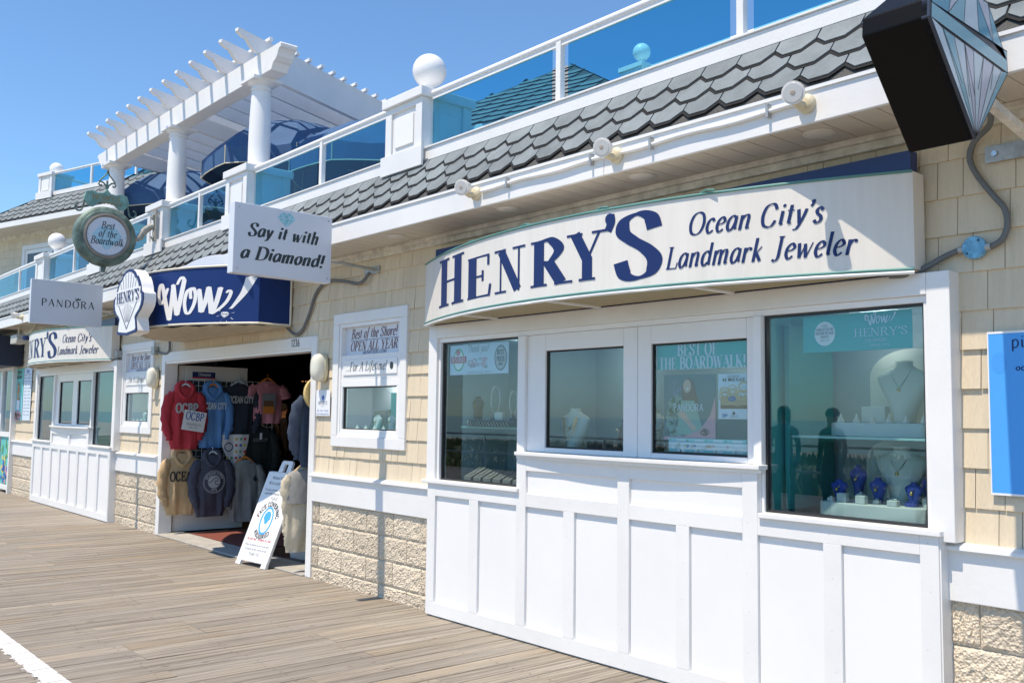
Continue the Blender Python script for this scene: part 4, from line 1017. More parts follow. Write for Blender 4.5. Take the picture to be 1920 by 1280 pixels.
def wowf(u, v, l): x = -10.06+1.14*u; return (x, yw(x)-.003-l, 2.545+.47*v)
m = MB(); brush([(a, b*1.22, c*1.22) for a, b, c in WOW], m, wowf, 1)
dm = [(.775,.04), (.74,.13), (.755,.18), (.80,.18), (.82,.13)]
for q in range(8):
    a = q*math.pi/4+.2; c0 = (.78,.12); m.poly([wowf(c0[0]+.055*math.cos(a)-.003*math.sin(a), c0[1]+.14*math.sin(a), 0), wowf(c0[0]+.08*math.cos(a), c0[1]+.20*math.sin(a), 0), wowf(c0[0]+.08*math.cos(a)+.004, c0[1]+.20*math.sin(a)+.006, 0), wowf(c0[0]+.055*math.cos(a)+.006, c0[1]+.14*math.sin(a)+.01, 0)]) if q != 2 else None
m.poly([wowf(a, b, .001) for a, b in dm]); m.obj('lettering', mat('sign_letter_white', (.80,.80,.80), .4), WS)
m = MB()
for (a, b) in (((.74,.13),(.82,.13)), ((.762,.13),(.775,.04)), ((.80,.13),(.775,.04)), ((.755,.18),(.765,.13)), ((.80,.18),(.798,.13))):
    m.poly([wowf(a[0], a[1]+.006, .0018), wowf(b[0], b[1]+.006, .0018), wowf(b[0], b[1]-.006, .0018), wowf(a[0], a[1]-.006, .0018)])
m.obj('diamond_facets', SIGNBLUE, WS)

# shell sign
SH = thing('shell_sign', "white scallop shell sign outlined in navy reading Henry's beside the blue Wow! sign", 'sign', (-10.28,-1.1,2.42))
half = [(0,1.0), (.22,.985), (.40,.93), (.52,.86), (.60,.86), (.72,.78), (.80,.70), (.84,.62), (.98,.58), (1.0,.48), (.95,.40), (.84,.33), (.66,.27), (.56,.22), (.60,.16), (.66,.03), (.60,.0), (0,-.03)]
outl = half+[(-a, b) for a, b in half[-2:0:-1]]
sx, sz_ = .465, .70; cx_, cz_ = -10.31, 2.43
o3 = [(a*sx, b*sz_) for a, b in outl]
MB().prism(o3, (cx_,-1.080,cz_), (1,0,0), (0,0,1), (0,-.125,0)).obj('shell_body', WHITE2, SH, smooth=50)
MB().prism([(a*.999, b) for a, b in o3], (cx_,-1.2055,cz_), (1,0,0), (0,0,1), (0,-.010,0)).obj('navy_face', NAVYLET, SH)
m = MB(); yfc = -1.2170
bc = (0, .05)
def hit(t):                      # distance from the fan base to the inset outline along angle t
    dx, dz = math.sin(t), math.cos(t); best = .3
    for i in range(len(o3)):
        (x1, z1), (x2, z2) = [(p[0]*.89, .33+(p[1]-.33)*.92) for p in (o3[i], o3[(i+1) % len(o3)])]
        ex, ez = x2-x1, z2-z1; det = dx*(-ez)+dz*ex
        if abs(det) < 1e-9: continue
        rx, rz = x1-bc[0], z1-bc[1]
        r = (rx*(-ez)+rz*ex)/det; q = (dx*rz-dz*rx)/det
        if r > .05 and 0 <= q <= 1: best = max(best, r)
    return best
m.poly([(cx_+p[0]*.88, yfc, cz_+.33+(p[1]-.33)*.915) for p in o3])
m.obj('shell_face', mat('sign_letter_white', (.8,.8,.8)), SH)
m = MB()
def vein(t, r0, r1, w_=.0055):
    dx, dz = math.sin(t), math.cos(t); m.poly([(cx_+dx*r0-dz*w_, yfc-.0012, cz_+bc[1]+dz*r0+dx*w_), (cx_+dx*r1-dz*w_, yfc-.0012, cz_+bc[1]+dz*r1+dx*w_), (cx_+dx*r1+dz*w_, yfc-.0012, cz_+bc[1]+dz*r1-dx*w_), (cx_+dx*r0+dz*w_, yfc-.0012, cz_+bc[1]+dz*r0-dx*w_)])
for q in range(9):
    t = -.74+.185*q
    if 0 < q < 8: vein(t, .08, .27, .0035)
    if hit(t)*math.cos(t) > .44: vein(t*.8, .44/math.cos(t*.8), hit(t*.8)*.99)
for s_ in (-1, 1): vein(s_*.80, .0, hit(s_*.80)*1.02, .008)
m.obj('vein', NAVYLET, SH)
m = MB()
m.add([(cx_-.36,yfc-.002,cz_+.325), (cx_+.36,yfc-.002,cz_+.325), (cx_+.385,yfc-.002,cz_+.48), (cx_-.385,yfc-.002,cz_+.48)], [(0,1,2,3)])
m.obj('name_band', mat('sign_letter_white', (.8,.8,.8)), SH)
m = MB(); text_on(m, "HENRY'S", .12, lambda u, v, l: (cx_+u, yfc-.004-l, cz_+.342+v), width=.70, **dict(SERIF, T=.2, t=.06)); m.obj('lettering', NAVYLET, SH)

# ------------------------------------------------------------ blade signs
def blade(x0, x1, label):
    S = thing('blade_sign', label, 'sign', ((x0+x1)/2,-1.03,2.72))
    MB().box(x0, x1, -1.48, -.585, 2.722, 3.300).obj('cabinet', SIGNWHITE, S, bevel=.004)
    for y in (-1.44, -.62):
        for z in (2.76, 3.262): MB().lathe([(.006,0), (.006,.003)], (x1,y,z), 8, 'x').obj('screw', STEEL, S)
    MB().tube([(x0-.05,-.58,2.95), (x0-.10,-.02,2.93)], .016, 8).obj('bracket_arm', GALV, S, smooth=40)
    MB().box(x0-.25, x0, -.030, -.0215, 2.89, 2.955).obj('bracket_plate', GALV, S)
    return S
def gem2d(w_, h_): return [(-.5*w_, .62*h_), (-.28*w_, h_), (.28*w_, h_), (.5*w_, .62*h_), (0, 0)]
def gem_on(m0, m1, fn, w_, h_):
    m0.poly([fn(a, b, 0) for a, b in gem2d(w_, h_)])
    for (a, b) in (((-.5,.62),(.5,.62)), ((-.2,.62),(0,0)), ((.2,.62),(0,0)), ((-.28,1),(-.2,.62)), ((.28,1),(.2,.62)), ((-.2,.62),(0,1)), ((.2,.62),(0,1)), ((-.5,.62),(-.28,1))):
        p = Vector((a[0]*w_, a[1]*h_)); q = Vector((b[0]*w_, b[1]*h_)); nn = Vector((-(q-p).y, (q-p).x)).normalized()*.0022
        m1.poly([fn(p.x+nn.x, p.y+nn.y, .001), fn(q.x+nn.x, q.y+nn.y, .001), fn(q.x-nn.x, q.y-nn.y, .001), fn(p.x-nn.x, p.y-nn.y, .001)])
S = blade(-7.20, -7.10, 'white blade sign reading Say it with a Diamond! below the pergola')
m = MB(); text_on(m, 'Say it with', .112, onx(-7.1, -1.045, 3.035), width=.64, **dict(ITAL, T=.185, t=.055)); text_on(m, 'a Diamond!', .112, onx(-7.1, -1.045, 2.845), width=.76, **dict(ITAL, T=.185, t=.055)); m.obj('lettering', CHAR, S)
m0, m1 = MB(), MB(); gem_on(m0, m1, onx(-7.1, -1.02, 3.15), .165, .12); m0.obj('diamond_emblem', mat('print_gem', (.26,.60,.68), .5, var=.4, vscale=35), S); m1.obj('diamond_line', P_PALE, S)
S = blade(-13.26, -13.20, 'white blade sign reading Pandora in the distance beside the round clock sign')
m = MB(); text_on(m, 'PANDORA', .098, onx(-13.2, -1.015, 2.955), width=.68, T=.13, t=.055, serif=0, track=.1)
m.prism([(-.03,0), (-.035,.028), (-.015,.012), (0,.034), (.015,.012), (.035,.028), (.03,0)], (-13.1975,-.90,3.062), (0,1,0), (0,0,1), (.001,0,0)); m.obj('lettering', CHAR, S)

# ------------------------------------------------------------ round patina sign on the column post
CK = thing('round_sign', 'round green patina clock shaped sign reading Best of the Boardwalk on a scrolled arm', 'sign', (-12.2,-.90,3.79))
ck = (-12.2,-.905,3.785)
MB().lathe([(.30,-.085), (.345,-.075), (.378,-.04), (.378,.03), (.352,.062), (.325,.070), (.318,.084), (.290,.092), (.285,.080)], ck, 48, 'x').obj('casing', PATINA, CK, smooth=35)
MB().lathe([(.287,.0795), (.285,.098), (.262,.108), (.245,.100), (.238,.084)], ck, 48, 'x').obj('bezel', BRONZE, CK, smooth=35)
MB().lathe([(.242,.0845), (.242,.0885)], ck, 48, 'x').obj('dial', SIGNWHITE, CK)
xf = ck[0]+.0888
m0, m1 = MB(), MB(); gem_on(m0, m1, onx(xf, ck[1], ck[2]-.19), .37, .30); m0.obj('diamond_emblem', mat('print_gem_pale', (.40,.64,.74), .5, var=.2, vscale=25), CK); m1.obj('diamond_line', P_PALE, CK)
m = MB()
for t_, h_, z_, w_ in (('Best', .092, .085, .16), ('of the', .088, -.015, .22), ('Boardwalk', .094, -.115, .40)): text_on(m, t_, h_, onx(xf+.003, ck[1], ck[2]+z_), width=w_, **dict(ITAL, T=.12, t=.045))
for a in range(4): m.prism([(.005*math.cos(k), .005*math.sin(k)) for k in range(6)], (xf+.001, ck[1]+.225*math.cos(a*math.pi/2), ck[2]+.225*math.sin(a*math.pi/2)), (0,1,0), (0,0,1), (.001,0,0))
m.obj('lettering', CHAR, CK)
pl = [(-.24,.0), (-.30,.08), (-.27,.19), (-.19,.215), (-.12,.19), (-.05,.20), (0,.26), (.05,.20), (.12,.19), (.19,.215), (.27,.19), (.30,.08), (.24,.0), (.17,-.01), (.11,.05), (0,.075), (-.11,.05), (-.17,-.01)]
MB().prism([(a*.93, b*.92) for a, b in pl], (ck[0]-.02, ck[1], ck[2]+.372), (0,1,0), (0,0,1), (.04,0,0)).obj('plaque', mat('verdigris_plaque', (.20,.36,.31), .55, var=.35, vscale=12), CK, bevel=.006)
m = MB()
for s_ in (-1, 1):
    sp = [(s_*(.26+.04*t), .50-.17*t) for t in (0, .5, 1.)]+[(s_*(.345+.045*math.cos(a)), .335+.045*math.sin(a)) for a in [math.pi+.3*k for k in range(0, 16)]]
    m.tube([(ck[0], ck[1]+a*.95, ck[2]+b) for a, b in sp], .012, 6)
    m.tube([(ck[0], ck[1]+s_*a, ck[2]+b) for a, b in ((0,.60), (.02,.66), (.05,.69), (.09,.70), (.105,.665), (.085,.645), (.065,.66))], .011, 6)
    m.tube([(ck[0], ck[1]+s_*a, ck[2]+b) for a, b in ((.10,.70), (.06,.75), (.015,.80), (0,.86))], .010, 6)
m.tube([(ck[0],ck[1],ck[2]+.58), (ck[0],ck[1],ck[2]+.72)], .014, 6); m.tube([(ck[0],ck[1]+.0,ck[2]-.38), (ck[0],ck[1],ck[2]-.45)], [.035,.02], 8)
m.obj('scroll', PATINA, CK, smooth=50)
m = MB(); text_on(m, "HENRY'S", .062, onx(ck[0]+.0205, ck[1]-.01, ck[2]+.462), width=.34, **SERIF); text_on(m, 'Jewelers', .05, onx(ck[0]+.0205, ck[1]+.05, ck[2]+.412), width=.26, **ITAL); m.obj('lettering', mat('old_gold_lettering', (.30,.19,.06), .5), CK)
m = MB(); m.tube([(-12.2,-.545,3.79), (-12.19,-.47,3.84), (-12.17,-.42,3.93), (-12.14,-.36,3.985), (-12.10,-.32,4.0)], [.035,.042,.045,.042,.03], 10)
m.tube([(-12.10,-.32,4.0), (-12.1,-.325,4.10), (-12.1,-.345,4.14), (-12.1,-.365,4.10), (-12.1,-.345,4.07)], .015, 6); m.tube([(-12.10,-.32,4.0), (-12.1,-.33,3.86), (-12.1,-.35,3.82), (-12.1,-.37,3.85)], .015, 6)
m.box(-12.16, -12.05, -.328, -.309, 3.80, 4.20); m.obj('bracket_arm', mat('aged_grey_cast_arm', (.35,.34,.30), .6, var=.3, vscale=14), CK, smooth=40)

# ------------------------------------------------------------ black gem shaped blade sign at the top right
GS = thing('gem_sign', 'black framed hanging sign shaped like a cut diamond with pale blue facets', 'sign', (-1.70,-.86,2.73))
gp = [(-1.237,3.125), (-.855,2.727), (-.512,3.085), (-.515,3.14), (-.70,3.345), (-1.03,3.345), (-1.230,3.20)]
gx0, gx1 = -1.835, -1.565
MB().prism(gp, (gx0,0,0), (0,1,0), (0,0,1), (gx1-gx0,0,0)).obj('cabinet', BLACK, GS, bevel=.006)
cy_, cz2 = -.87, 3.07
ins = [(cy_+(a-cy_)*.965, cz2+(b-cz2)*.965) for a, b in gp]
m = MB(); m.prism(gp, (gx1-.03,0,0), (0,1,0), (0,0,1), (.034,0,0)); m.obj('front_lip', mat('dark_slate_frame', (.035,.045,.07), .35), GS, bevel=.003)
facm = [mat('gem_glass_'+n_, c_, .25) for n_, c_ in (('pale', (.55,.66,.74)), ('aqua', (.26,.48,.58)), ('lilac', (.52,.55,.66)), ('deep', (.14,.36,.50)))]
G_ = dict(zip('abcdefg', ins)); bot = ins[1]; Lg, Rg = ins[0], ins[2]
fx = gx1+.0055
def gl(t, off=0): return (Lg[0]+(Rg[0]-Lg[0])*t, Lg[1]+(Rg[1]-Lg[1])*t+off)
fm = [MB() for _ in range(4)]
ts = [0, .12, .26, .40, .52, .66, .80, .92, 1.]
for k in range(8):
    a, b = gl(ts[k], -.012 if 0 < k else 0), gl(ts[k+1], -.012 if k < 7 else 0); fm[(0,1,0,2,0,2,0,1)[k]].poly([(fx, *a), (fx, *bot), (fx, *b)])
fm[1].poly([(fx, *gl(.0)), (fx, *gl(1)), (fx, Rg[0]-.0, Rg[1]+.055), (fx, Lg[0]+.005, Lg[1]+.06)])
tl, tr_ = ins[5], ins[4]; tp = [(tl[0]+(tr_[0]-tl[0])*q, tl[1]) for q in (0, .35, .65, 1)]
up0 = [(Lg[0]+.005+(Rg[0]-Lg[0]-.005)*q, Lg[1]+.06-.005*q+.001) for q in (0, .2, .4, .6, .8, 1)]
tri = [(ins[6], up0[0], up0[1], tl), (tl, up0[1], tp[1]), (tp[1], up0[1], up0[2]), (tp[1], up0[2], up0[3], tp[2]), (tp[2], up0[3], up0[4]), (tp[2], up0[4], tr_), (tr_, up0[4], up0[5], ins[3])]
for k, t_ in enumerate(tri): fm[(3,2,1,0,3,2,1)[k]].poly([(fx, *p) for p in t_])
for k in range(4): fm[k].obj('facet', facm[k], GS)
ml = MB()
def gline(a, b, w_=.0016):
    p, q = Vector(a), Vector(b); n_ = Vector((-(q-p).y, (q-p).x)).normalized()*w_; ml.poly([(fx+.001, *(p+n_)), (fx+.001, *(q+n_)), (fx+.001, *(q-n_)), (fx+.001, *(p-n_))])
for t_ in ts[1:-1]: gline(gl(t_), bot)
for t0, t1, f_ in ((.12,.2,.5), (.4,.33,.6), (.4,.52,.55), (.66,.6,.45), (.8,.86,.35)): gline(gl(t0), (gl(t1)[0]*(1-f_)+bot[0]*f_, gl(t1)[1]*(1-f_)+bot[1]*f_))
gline(gl(0), gl(1)); gline(up0[0], up0[5])
for t_ in tri:
    for k in range(len(t_)): gline(t_[k], t_[(k+1) % len(t_)], .0012)
ml.obj('leading', BLACK2, GS)
MB().box(-1.86, -1.1, -.030, -.0215, 2.845, 2.925).obj('bracket_plate', GALV, GS)
MB().tube([(-1.60,-.66,2.95), (-1.62,-.03,2.885)], .026, 4).obj('bracket_arm', CREAMW, GS)
MB().lathe([(.014,0), (.014,-.01)], (-1.815,-.0305,2.885), 8, 'y').obj('bolt', STEEL, GS)
# ------------------------------------------------------------ floodlights, conduit, wall lamps
FL = [(-5.20, 'leftmost of three white floodlights on the eave fascia'), (-3.83, 'middle floodlight on the eave fascia above the bowed ivory sign'), (-2.53, 'nearest floodlight on the eave fascia beside the gem sign'), (-17.75, 'small distant floodlight on the eave above the farther bay window')]
for x, lab in FL:
    T_ = thing('floodlight', lab, 'floodlight', (x,-.5,3.195), 0, 'floodlights along the eave fascia')
    k = .80
    MB().lathe([(.062*k,0), (.062*k,-.022), (.050*k,-.034), (.02,-.04)], (x,-.4955,3.195), 20, 'y').obj('mounting_plate', FLOODY, T_, smooth=35)
    MB().tube([(x,-.52,3.19), (x-.008,-.560,3.178), (x-.015,-.59,3.190), (x-.008,-.612,3.215)], [.020,.022,.019,.022], 10).obj('swivel_arm', FLOODY, T_, smooth=50)
    dr = Vector((.30,-.92,-.20)).normalized(); p0 = Vector((x+.0,-.600,3.225))
    H = MB().tube([p0-dr*.035, p0-dr*.025, p0, p0+dr*.040, p0+dr*.062], [.022,.036,.043,.056,.058], 24).obj('lamp_head', FLOODW, T_, smooth=40)
    MB().tube([p0+dr*.0625, p0+dr*.066], [.050,.047], 24).obj('lens', LENS, H, smooth=40)
    MB().tube([p0+dr*.0665, p0+dr*.068], [.014,.010], 8).obj('bulb', mat('aged_bulb', (.45,.38,.32), .4), H)
CD = thing('wall_conduit', 'painted white conduit clipped along the eave fascia linking the floodlights', 'conduit', (-5.14,-.51,3.21))
cp = []
for k in range(27):
    x = -5.14+2.61*k/26; cp.append((x, -.510, 3.205+.006*math.sin(x*9)))
MB().tube(cp, .012, 8).obj('pipe', WHITE2, CD, smooth=60)
for x in (-4.85, -4.04, -3.55, -2.75): MB().box(x-.008, x+.008, -.528, -.4955, 3.175, 3.245).obj('clip', GALV, CD)
CR = thing('wall_conduit', 'dark grey conduit curling down the shingles from gem sign to round blue box', 'conduit', (-1.9,-.04,2.9))
pts = [(-1.72,-.30,3.02), (-1.80,-.12,3.0), (-1.90,-.045,2.96), (-1.93,-.035,2.89), (-1.90,-.035,2.80), (-1.83,-.035,2.69), (-1.775,-.035,2.61), (-1.765,-.035,2.53), (-1.79,-.035,2.465), (-1.845,-.035,2.435)]
def smooth3(P, k=6):
    o = []
    for i in range(len(P)-1):
        a, b, c, d = [Vector(P[j]) for j in (max(i-1, 0), i, i+1, min(i+2, len(P)-1))]
        for j in range(k):
            t = j/k; o.append(.5*((2*b)+(-a+c)*t+(2*a-5*b+4*c-d)*t*t+(-a+3*b-3*c+d)*t**3))
    return o+[Vector(P[-1])]
MB().tube(smooth3(pts), .0145, 10).obj('pipe', GREYPLA, CR, smooth=60)
MB().tube(smooth3([(-1.985,-.035,2.44), (-2.06,-.037,2.415), (-2.13,-.06,2.375), (-2.21,-.10,2.335), (-2.30,-.135,2.332)]), .0145, 10).obj('pipe', GREYPLA, CR, smooth=60)
JB = thing('junction_box', 'round blue painted junction box on the cream shingles', 'junction box', (-1.915,-.04,2.44))
MB().lathe([(.055,0), (.055,-.028), (.052,-.032), (.0,-.032)], (-1.915,-.0255,2.44), 28, 'y').obj('box', mat('worn_blue_enamel', (.16,.42,.62), .4, var=.45, vscale=30, col2=(.06,.22,.38)), JB, smooth=35)
for s_ in (-1, 1): MB().tube([(-1.915+s_*.05,-.040,2.437), (-1.915+s_*.075,-.040,2.437)], .018, 10).obj('fitting', GALV, JB)
for a in (.9, 3.9): MB().lathe([(.005,0), (.005,-.004)], (-1.915+.04*math.cos(a),-.058,2.44+.04*math.sin(a)), 8, 'y').obj('screw', P_BLACK, JB)
CL = thing('wall_conduit', 'dark grey flexible conduit hanging from the diamond blade sign down to the blue sign', 'conduit', (-8.4,-.04,2.7))
MB().tube(smooth3([(-7.35,-.04,2.90), (-7.42,-.06,2.83), (-7.55,-.05,2.82), (-7.75,-.04,2.86), (-8.05,-.04,2.90), (-8.23,-.035,2.87), (-8.36,-.035,2.78), (-8.46,-.035,2.61), (-8.60,-.035,2.45), (-8.75,-.035,2.41), (-8.92,-.04,2.49)]), .016, 10).obj('pipe', GREYPLA, CL, smooth=60)
CL2 = thing('wall_conduit', 'short bent conduit with small grey box left of the doorway above the lettered window', 'conduit', (-12.4,-.04,2.4))
MB().tube(smooth3([(-12.62,-.04,2.40), (-12.45,-.04,2.37), (-12.25,-.04,2.36), (-12.16,-.04,2.40), (-12.16,-.04,2.52)]), .016, 8).obj('pipe', GREYPLA, CL2)
MB().box(-12.72, -12.60, -.08, -.0255, 2.36, 2.47).obj('box', GALV, CL2, bevel=.006)
o = MB().box(-14.09, -13.985, -.115, -.0355, 2.37, 2.47).obj('junction_box', GALV, label='small square grey metal box beside the farther bowed sign', cat='junction box', bevel=.008)
for x, lab in ((-8.165, 'oval cream bulkhead lamp right of the doorway'), (-12.62, 'oval cream bulkhead lamp left of the doorway')):
    T_ = thing('bulkhead_lamp', lab, 'wall lamp', (x,-.03,2.05), 0, 'oval wall lamps beside the doorway')
    ov = lambda a, r: (r*.085*math.copysign(abs(math.cos(a))**.75, math.cos(a)), r*.135*math.copysign(abs(math.sin(a))**.75, math.sin(a)))
    def ring(r, y): return [(x+ov(2*math.pi*k/28, r)[0], y, 2.05+ov(2*math.pi*k/28, r)[1]) for k in range(28)]
    MB().loft([ring(1.05,-.026), ring(1.05,-.055), ring(1.0,-.060)]).obj('base', FLOODY, T_, smooth=35)
    MB().loft([ring(.98,-.0605), ring(1.0,-.085), ring(.93,-.118), ring(.75,-.138), ring(.35,-.147)]).obj('lens', mat('opal_lamp_cream', (.70,.69,.60), .25), T_, smooth=45)
# security camera and lamp under the eave at the far left
T_ = thing('security_camera', 'beige box camera under the eave at the far left', 'camera', (-18.6,-.3,2.9))
MB().prism([(0,0), (.42,0), (.46,.07), (.42,.16), (0,.16)], (-18.95,-.40,2.79), (1,0,0), (0,0,1), (0,.18,0)).obj('housing', mat('beige_housing', (.48,.47,.42), .5), T_, bevel=.01)
MB().tube([(-18.75,-.31,2.95), (-18.75,-.31,3.11)], .02, 8).obj('bracket', FLOODY, T_)
T_ = thing('security_camera', 'small blue lensed lamp on a bent arm under the eave left of the farther bay', 'camera', (-18.1,-.25,2.95))
MB().tube([(-18.05,-.2,3.11), (-18.10,-.25,3.0), (-18.2,-.3,2.93)], .022, 8).obj('arm', FLOODY, T_)
MB().lathe([(.02,.05), (.065,.04), (.07,0), (.05,-.03)], (-18.2,-.31,2.86), 16).obj('lamp_head', NAVY, T_, smooth=40)

# ------------------------------------------------------------ posters and notices
def sheet(name, label, cat, x0, x1, z0, z1, y, col, parts, fx_=None, tilt=None, group=None):
    """a thin printed sheet facing -y; parts = list of (material, fn(mb, u0..))"""
    S = thing(name, label, cat, ((x0+x1)/2, y, z0), 0, group)
    MB().box(x0, x1, y, y+.003, z0, z1).obj('sheet', col, S)
    for mtl, draw in parts:
        m = MB(); draw(m); m.obj('print', mtl, S)
    return S
def rect(x0, x1, z0, z1, y): return lambda m: m.poly([(x0,y,z0), (x1,y,z0), (x1,y,z1), (x0,y,z1)])
def ell(cx, cz, a, b, y, n=28): return lambda m: m.poly([(cx+a*math.cos(2*math.pi*k/n), y, cz+b*math.sin(2*math.pi*k/n)) for k in range(n)])
def blobs(cx, cz, a, b, y, n, r, seed=1):
    def f(m):
        q = random.Random(seed)
        for i in range(n):
            t = q.random()*6.28; d = math.sqrt(q.random()); x, z = cx+a*d*math.cos(t), cz+b*d*math.sin(t); rr = r*q.uniform(.5,1.3); ph = q.random()*6
            m.poly([(x+rr*math.cos(ph+k*1.05)*q.uniform(.7,1.2), y-.0001*(i % 7), z+rr*math.sin(ph+k*1.05)*q.uniform(.7,1.2)) for k in range(6)])
    return f
def rings_(cx, cz, a, b, y, n, r, seed=1, t=.35):
    def f(m):
        q = random.Random(seed)
        for i in range(n):
            x, z = cx+a*q.uniform(-1,1), cz+b*q.uniform(-1,1); rr = r*q.uniform(.6,1.2); N = 14; sq = q.uniform(.4,1)
            P = [(x+rr*math.cos(2*math.pi*k/N), z+sq*rr*math.sin(2*math.pi*k/N)) for k in range(N)]+[(x+rr, z)]
            for s_ in ribbon(P, lambda *_: rr*t): m.poly([(p[0], y-.0001*(i % 7), p[1]) for p in s_])
    return f
def txt(txt_, h_, xc, z, y, **k): return lambda m: text_on(m, txt_, h_, ony(y, xc, z), **k)
for dx, lab in ((0, 'thank you poster with red Sentinel badge in the nearest bay, upper left pane'), ):
    y = -.0
    sheet('poster', lab, 'poster', -6.10, -5.37, 1.925, 2.165, -.03, P_PALE, [
        (P_GREEN, ell(-5.985, 2.045, .073, .092, -.0315)), (P_WHITE, ell(-5.985, 2.045, .060, .078, -.0320)), (P_RED, rect(-6.085, -5.885, 2.02, 2.072, -.0326)),
        (P_WHITE, txt('SENTINEL', .038, -5.985, 2.027, -.0328, width=.18, **SERIF)), (P_RED, rings_(-5.985, 2.105, .012, .008, -.033, 3, .018)),
        (P_GREY, txt('Thank you!', .06, -5.74, 2.10, -.0315, width=.27, **dict(ITAL, T=.07))), (P_PINK, rings_(-5.74, 2.02, .11, .03, -.0318, 9, .022, 4)), (P_GREY, rings_(-5.74, 2.015, .11, .035, -.0320, 7, .014, 7)),
        (P_GREY, ell(-5.46, 2.045, .076, .100, -.0315)), (P_LGREY, ell(-5.46, 2.045, .062, .084, -.0320)),
        (P_BLACK, txt('BEST', .038, -5.46, 2.07, -.0323, width=.085, **SERIF)), (P_BLACK, txt('PRESS', .038, -5.46, 2.018, -.0323, width=.095, **SERIF)), (P_BLACK, txt('2019', .024, -5.46, 1.985, -.0323, width=.05, **SERIF)), (P_GREY, txt('VOTED BEST OF THE SHORE - THANK YOU', .012, -5.72, 1.935, -.0318, width=.30, **SANS))])
sheet('banner', 'teal banner reading Best of the Boardwalk! in the nearest bay, second sash', 'banner', -3.905, -3.215, 1.905, 2.067, -.035, TEAL, [
    (P_PALE, txt('BEST OF', .078, -3.585, 1.987, -.036, width=.31, **dict(SERIF, T=.2))), (P_PALE, txt('THE BOARDWALK!', .076, -3.56, 1.905, -.036, width=.66, **dict(SERIF, T=.2)))])
PP = sheet('poster', 'large photo poster of a laughing woman with Pandora lettering behind the second sash', 'poster', -3.86, -3.46, 1.465, 1.872, -.02, mat('print_slate_dim', (.12,.19,.21)), [
    (mat('print_mint', (.24,.36,.32)), blobs(-3.74, 1.62, .10, .13, -.0212, 60, .022, 3)), (mat('print_leaf', (.07,.13,.08)), blobs(-3.76, 1.60, .09, .14, -.0222, 30, .015, 9)),
    (mat('print_lilac', (.22,.24,.36)), blobs(-3.755, 1.79, .03, .05, -.0216, 12, .014, 5)),
    (mat('print_auburn', (.17,.10,.075)), ell(-3.665, 1.765, .055, .085, -.0230)), (mat('print_auburn', (.17,.10,.075)), ell(-3.63, 1.68, .035, .09, -.0231)),
    (mat('print_skin', (.60,.42,.34)), ell(-3.675, 1.80, .030, .042, -.0234)), (mat('print_green_dress', (.26,.42,.36)), lambda m: m.poly([(-3.72,-.0232,1.71), (-3.62,-.0232,1.71), (-3.56,-.0232,1.55), (-3.60,-.0232,1.50), (-3.76,-.0232,1.50)])),
    (MATS['print_skin'], lambda m: m.poly([(-3.75,-.0236,1.63), (-3.71,-.0236,1.65), (-3.60,-.0236,1.54), (-3.63,-.0236,1.52)])), (P_WHITE, ell(-3.673, 1.782, .011, .005, -.0238)),
    (P_PINK, lambda m: m.poly([(-3.86,-.0236,1.465), (-3.46,-.0236,1.465), (-3.46,-.0236,1.74), (-3.50,-.0236,1.62), (-3.58,-.0236,1.53), (-3.70,-.0236,1.49), (-3.86,-.0236,1.485)])),
    (mat('print_auburn', (.17,.10,.075)), rings_(-3.53, 1.52, .02, .01, -.0240, 6, .02, 8)),
    (P_PALE, txt('PANDORA', .045, -3.665, 1.645, -.0245, width=.235, T=.13, t=.1, serif=0))])
sheet('poster', 'narrow white poster of tangled gold rings right of the laughing woman poster', 'poster', -3.432, -3.208, 1.60, 1.868, -.034, P_PALE, [
    (P_BLACK, txt('ALEX AND ANI', .014, -3.32, 1.845, -.035, width=.085, **SANS)), (P_BLACK, txt('WE  THIS PLACE', .017, -3.32, 1.823, -.035, width=.16, **BOLD)), (P_BLACK, ell(-3.352, 1.831, .008, .008, -.035)),
    (P_TAN, rect(-3.415, -3.225, 1.665, 1.735, -.0348)), (P_BROWN, rect(-3.415, -3.225, 1.660, 1.682, -.0352)), (mat('print_gold', (.62,.46,.24)), rings_(-3.32, 1.745, .075, .045, -.0356, 16, .035, 11, .16)),
    (P_TAN, rings_(-3.32, 1.72, .07, .03, -.0366, 10, .03, 12, .16)), (P_BLUE, rings_(-3.34, 1.715, .02, .01, -.0375, 3, .02, 2)), (P_BLACK, ell(-3.32, 1.634, .010, .010, -.035)), (P_GREY, txt("HENRY'S", .016, -3.315, 1.608, -.035, width=.06, **SANS)), (P_BLUE, rings_(-3.39, 1.62, .02, .005, -.035, 4, .01, 2))])
sheet('banner', 'long pale strip of charms and pineapples along the bottom of the second sash', 'banner', -3.812, -3.212, 1.394, 1.478, -.034, P_WHITE, [
    (P_LTEAL, rect(-3.812, -3.212, 1.456, 1.478, -.0348)), (P_LTEAL, rect(-3.812, -3.212, 1.394, 1.411, -.0348)), (P_WHITE, lambda m: [m.poly([(x,-.0352,a), (x+.07,-.0352,a), (x+.07,-.0352,a+.011), (x,-.0352,a+.011)]) for x in (-3.75,-3.61,-3.47,-3.33) for a in (1.461,1.397)]),
    (P_GREEN, lambda m: [m.poly([(x,-.0352,a), (x+.007,-.0352,a), (x+.007,-.0352,a+.017), (x,-.0352,a+.017)]) for x, a in ((-3.80,1.458),(-3.665,1.458),(-3.525,1.458),(-3.38,1.458),(-3.235,1.458),(-3.72,1.395),(-3.585,1.395),(-3.45,1.395),(-3.31,1.395))]),
    (P_BLUE, rings_(-3.64, 1.433, .05, .003, -.0352, 4, .009, 3)), (P_YELLOW, rings_(-3.58, 1.433, .16, .003, -.0352, 5, .009, 6)), (P_RED, rings_(-3.40, 1.433, .12, .003, -.0352, 5, .008, 8)), (P_GREY, rect(-3.812,-3.212,1.432,1.4335,-.0350))])
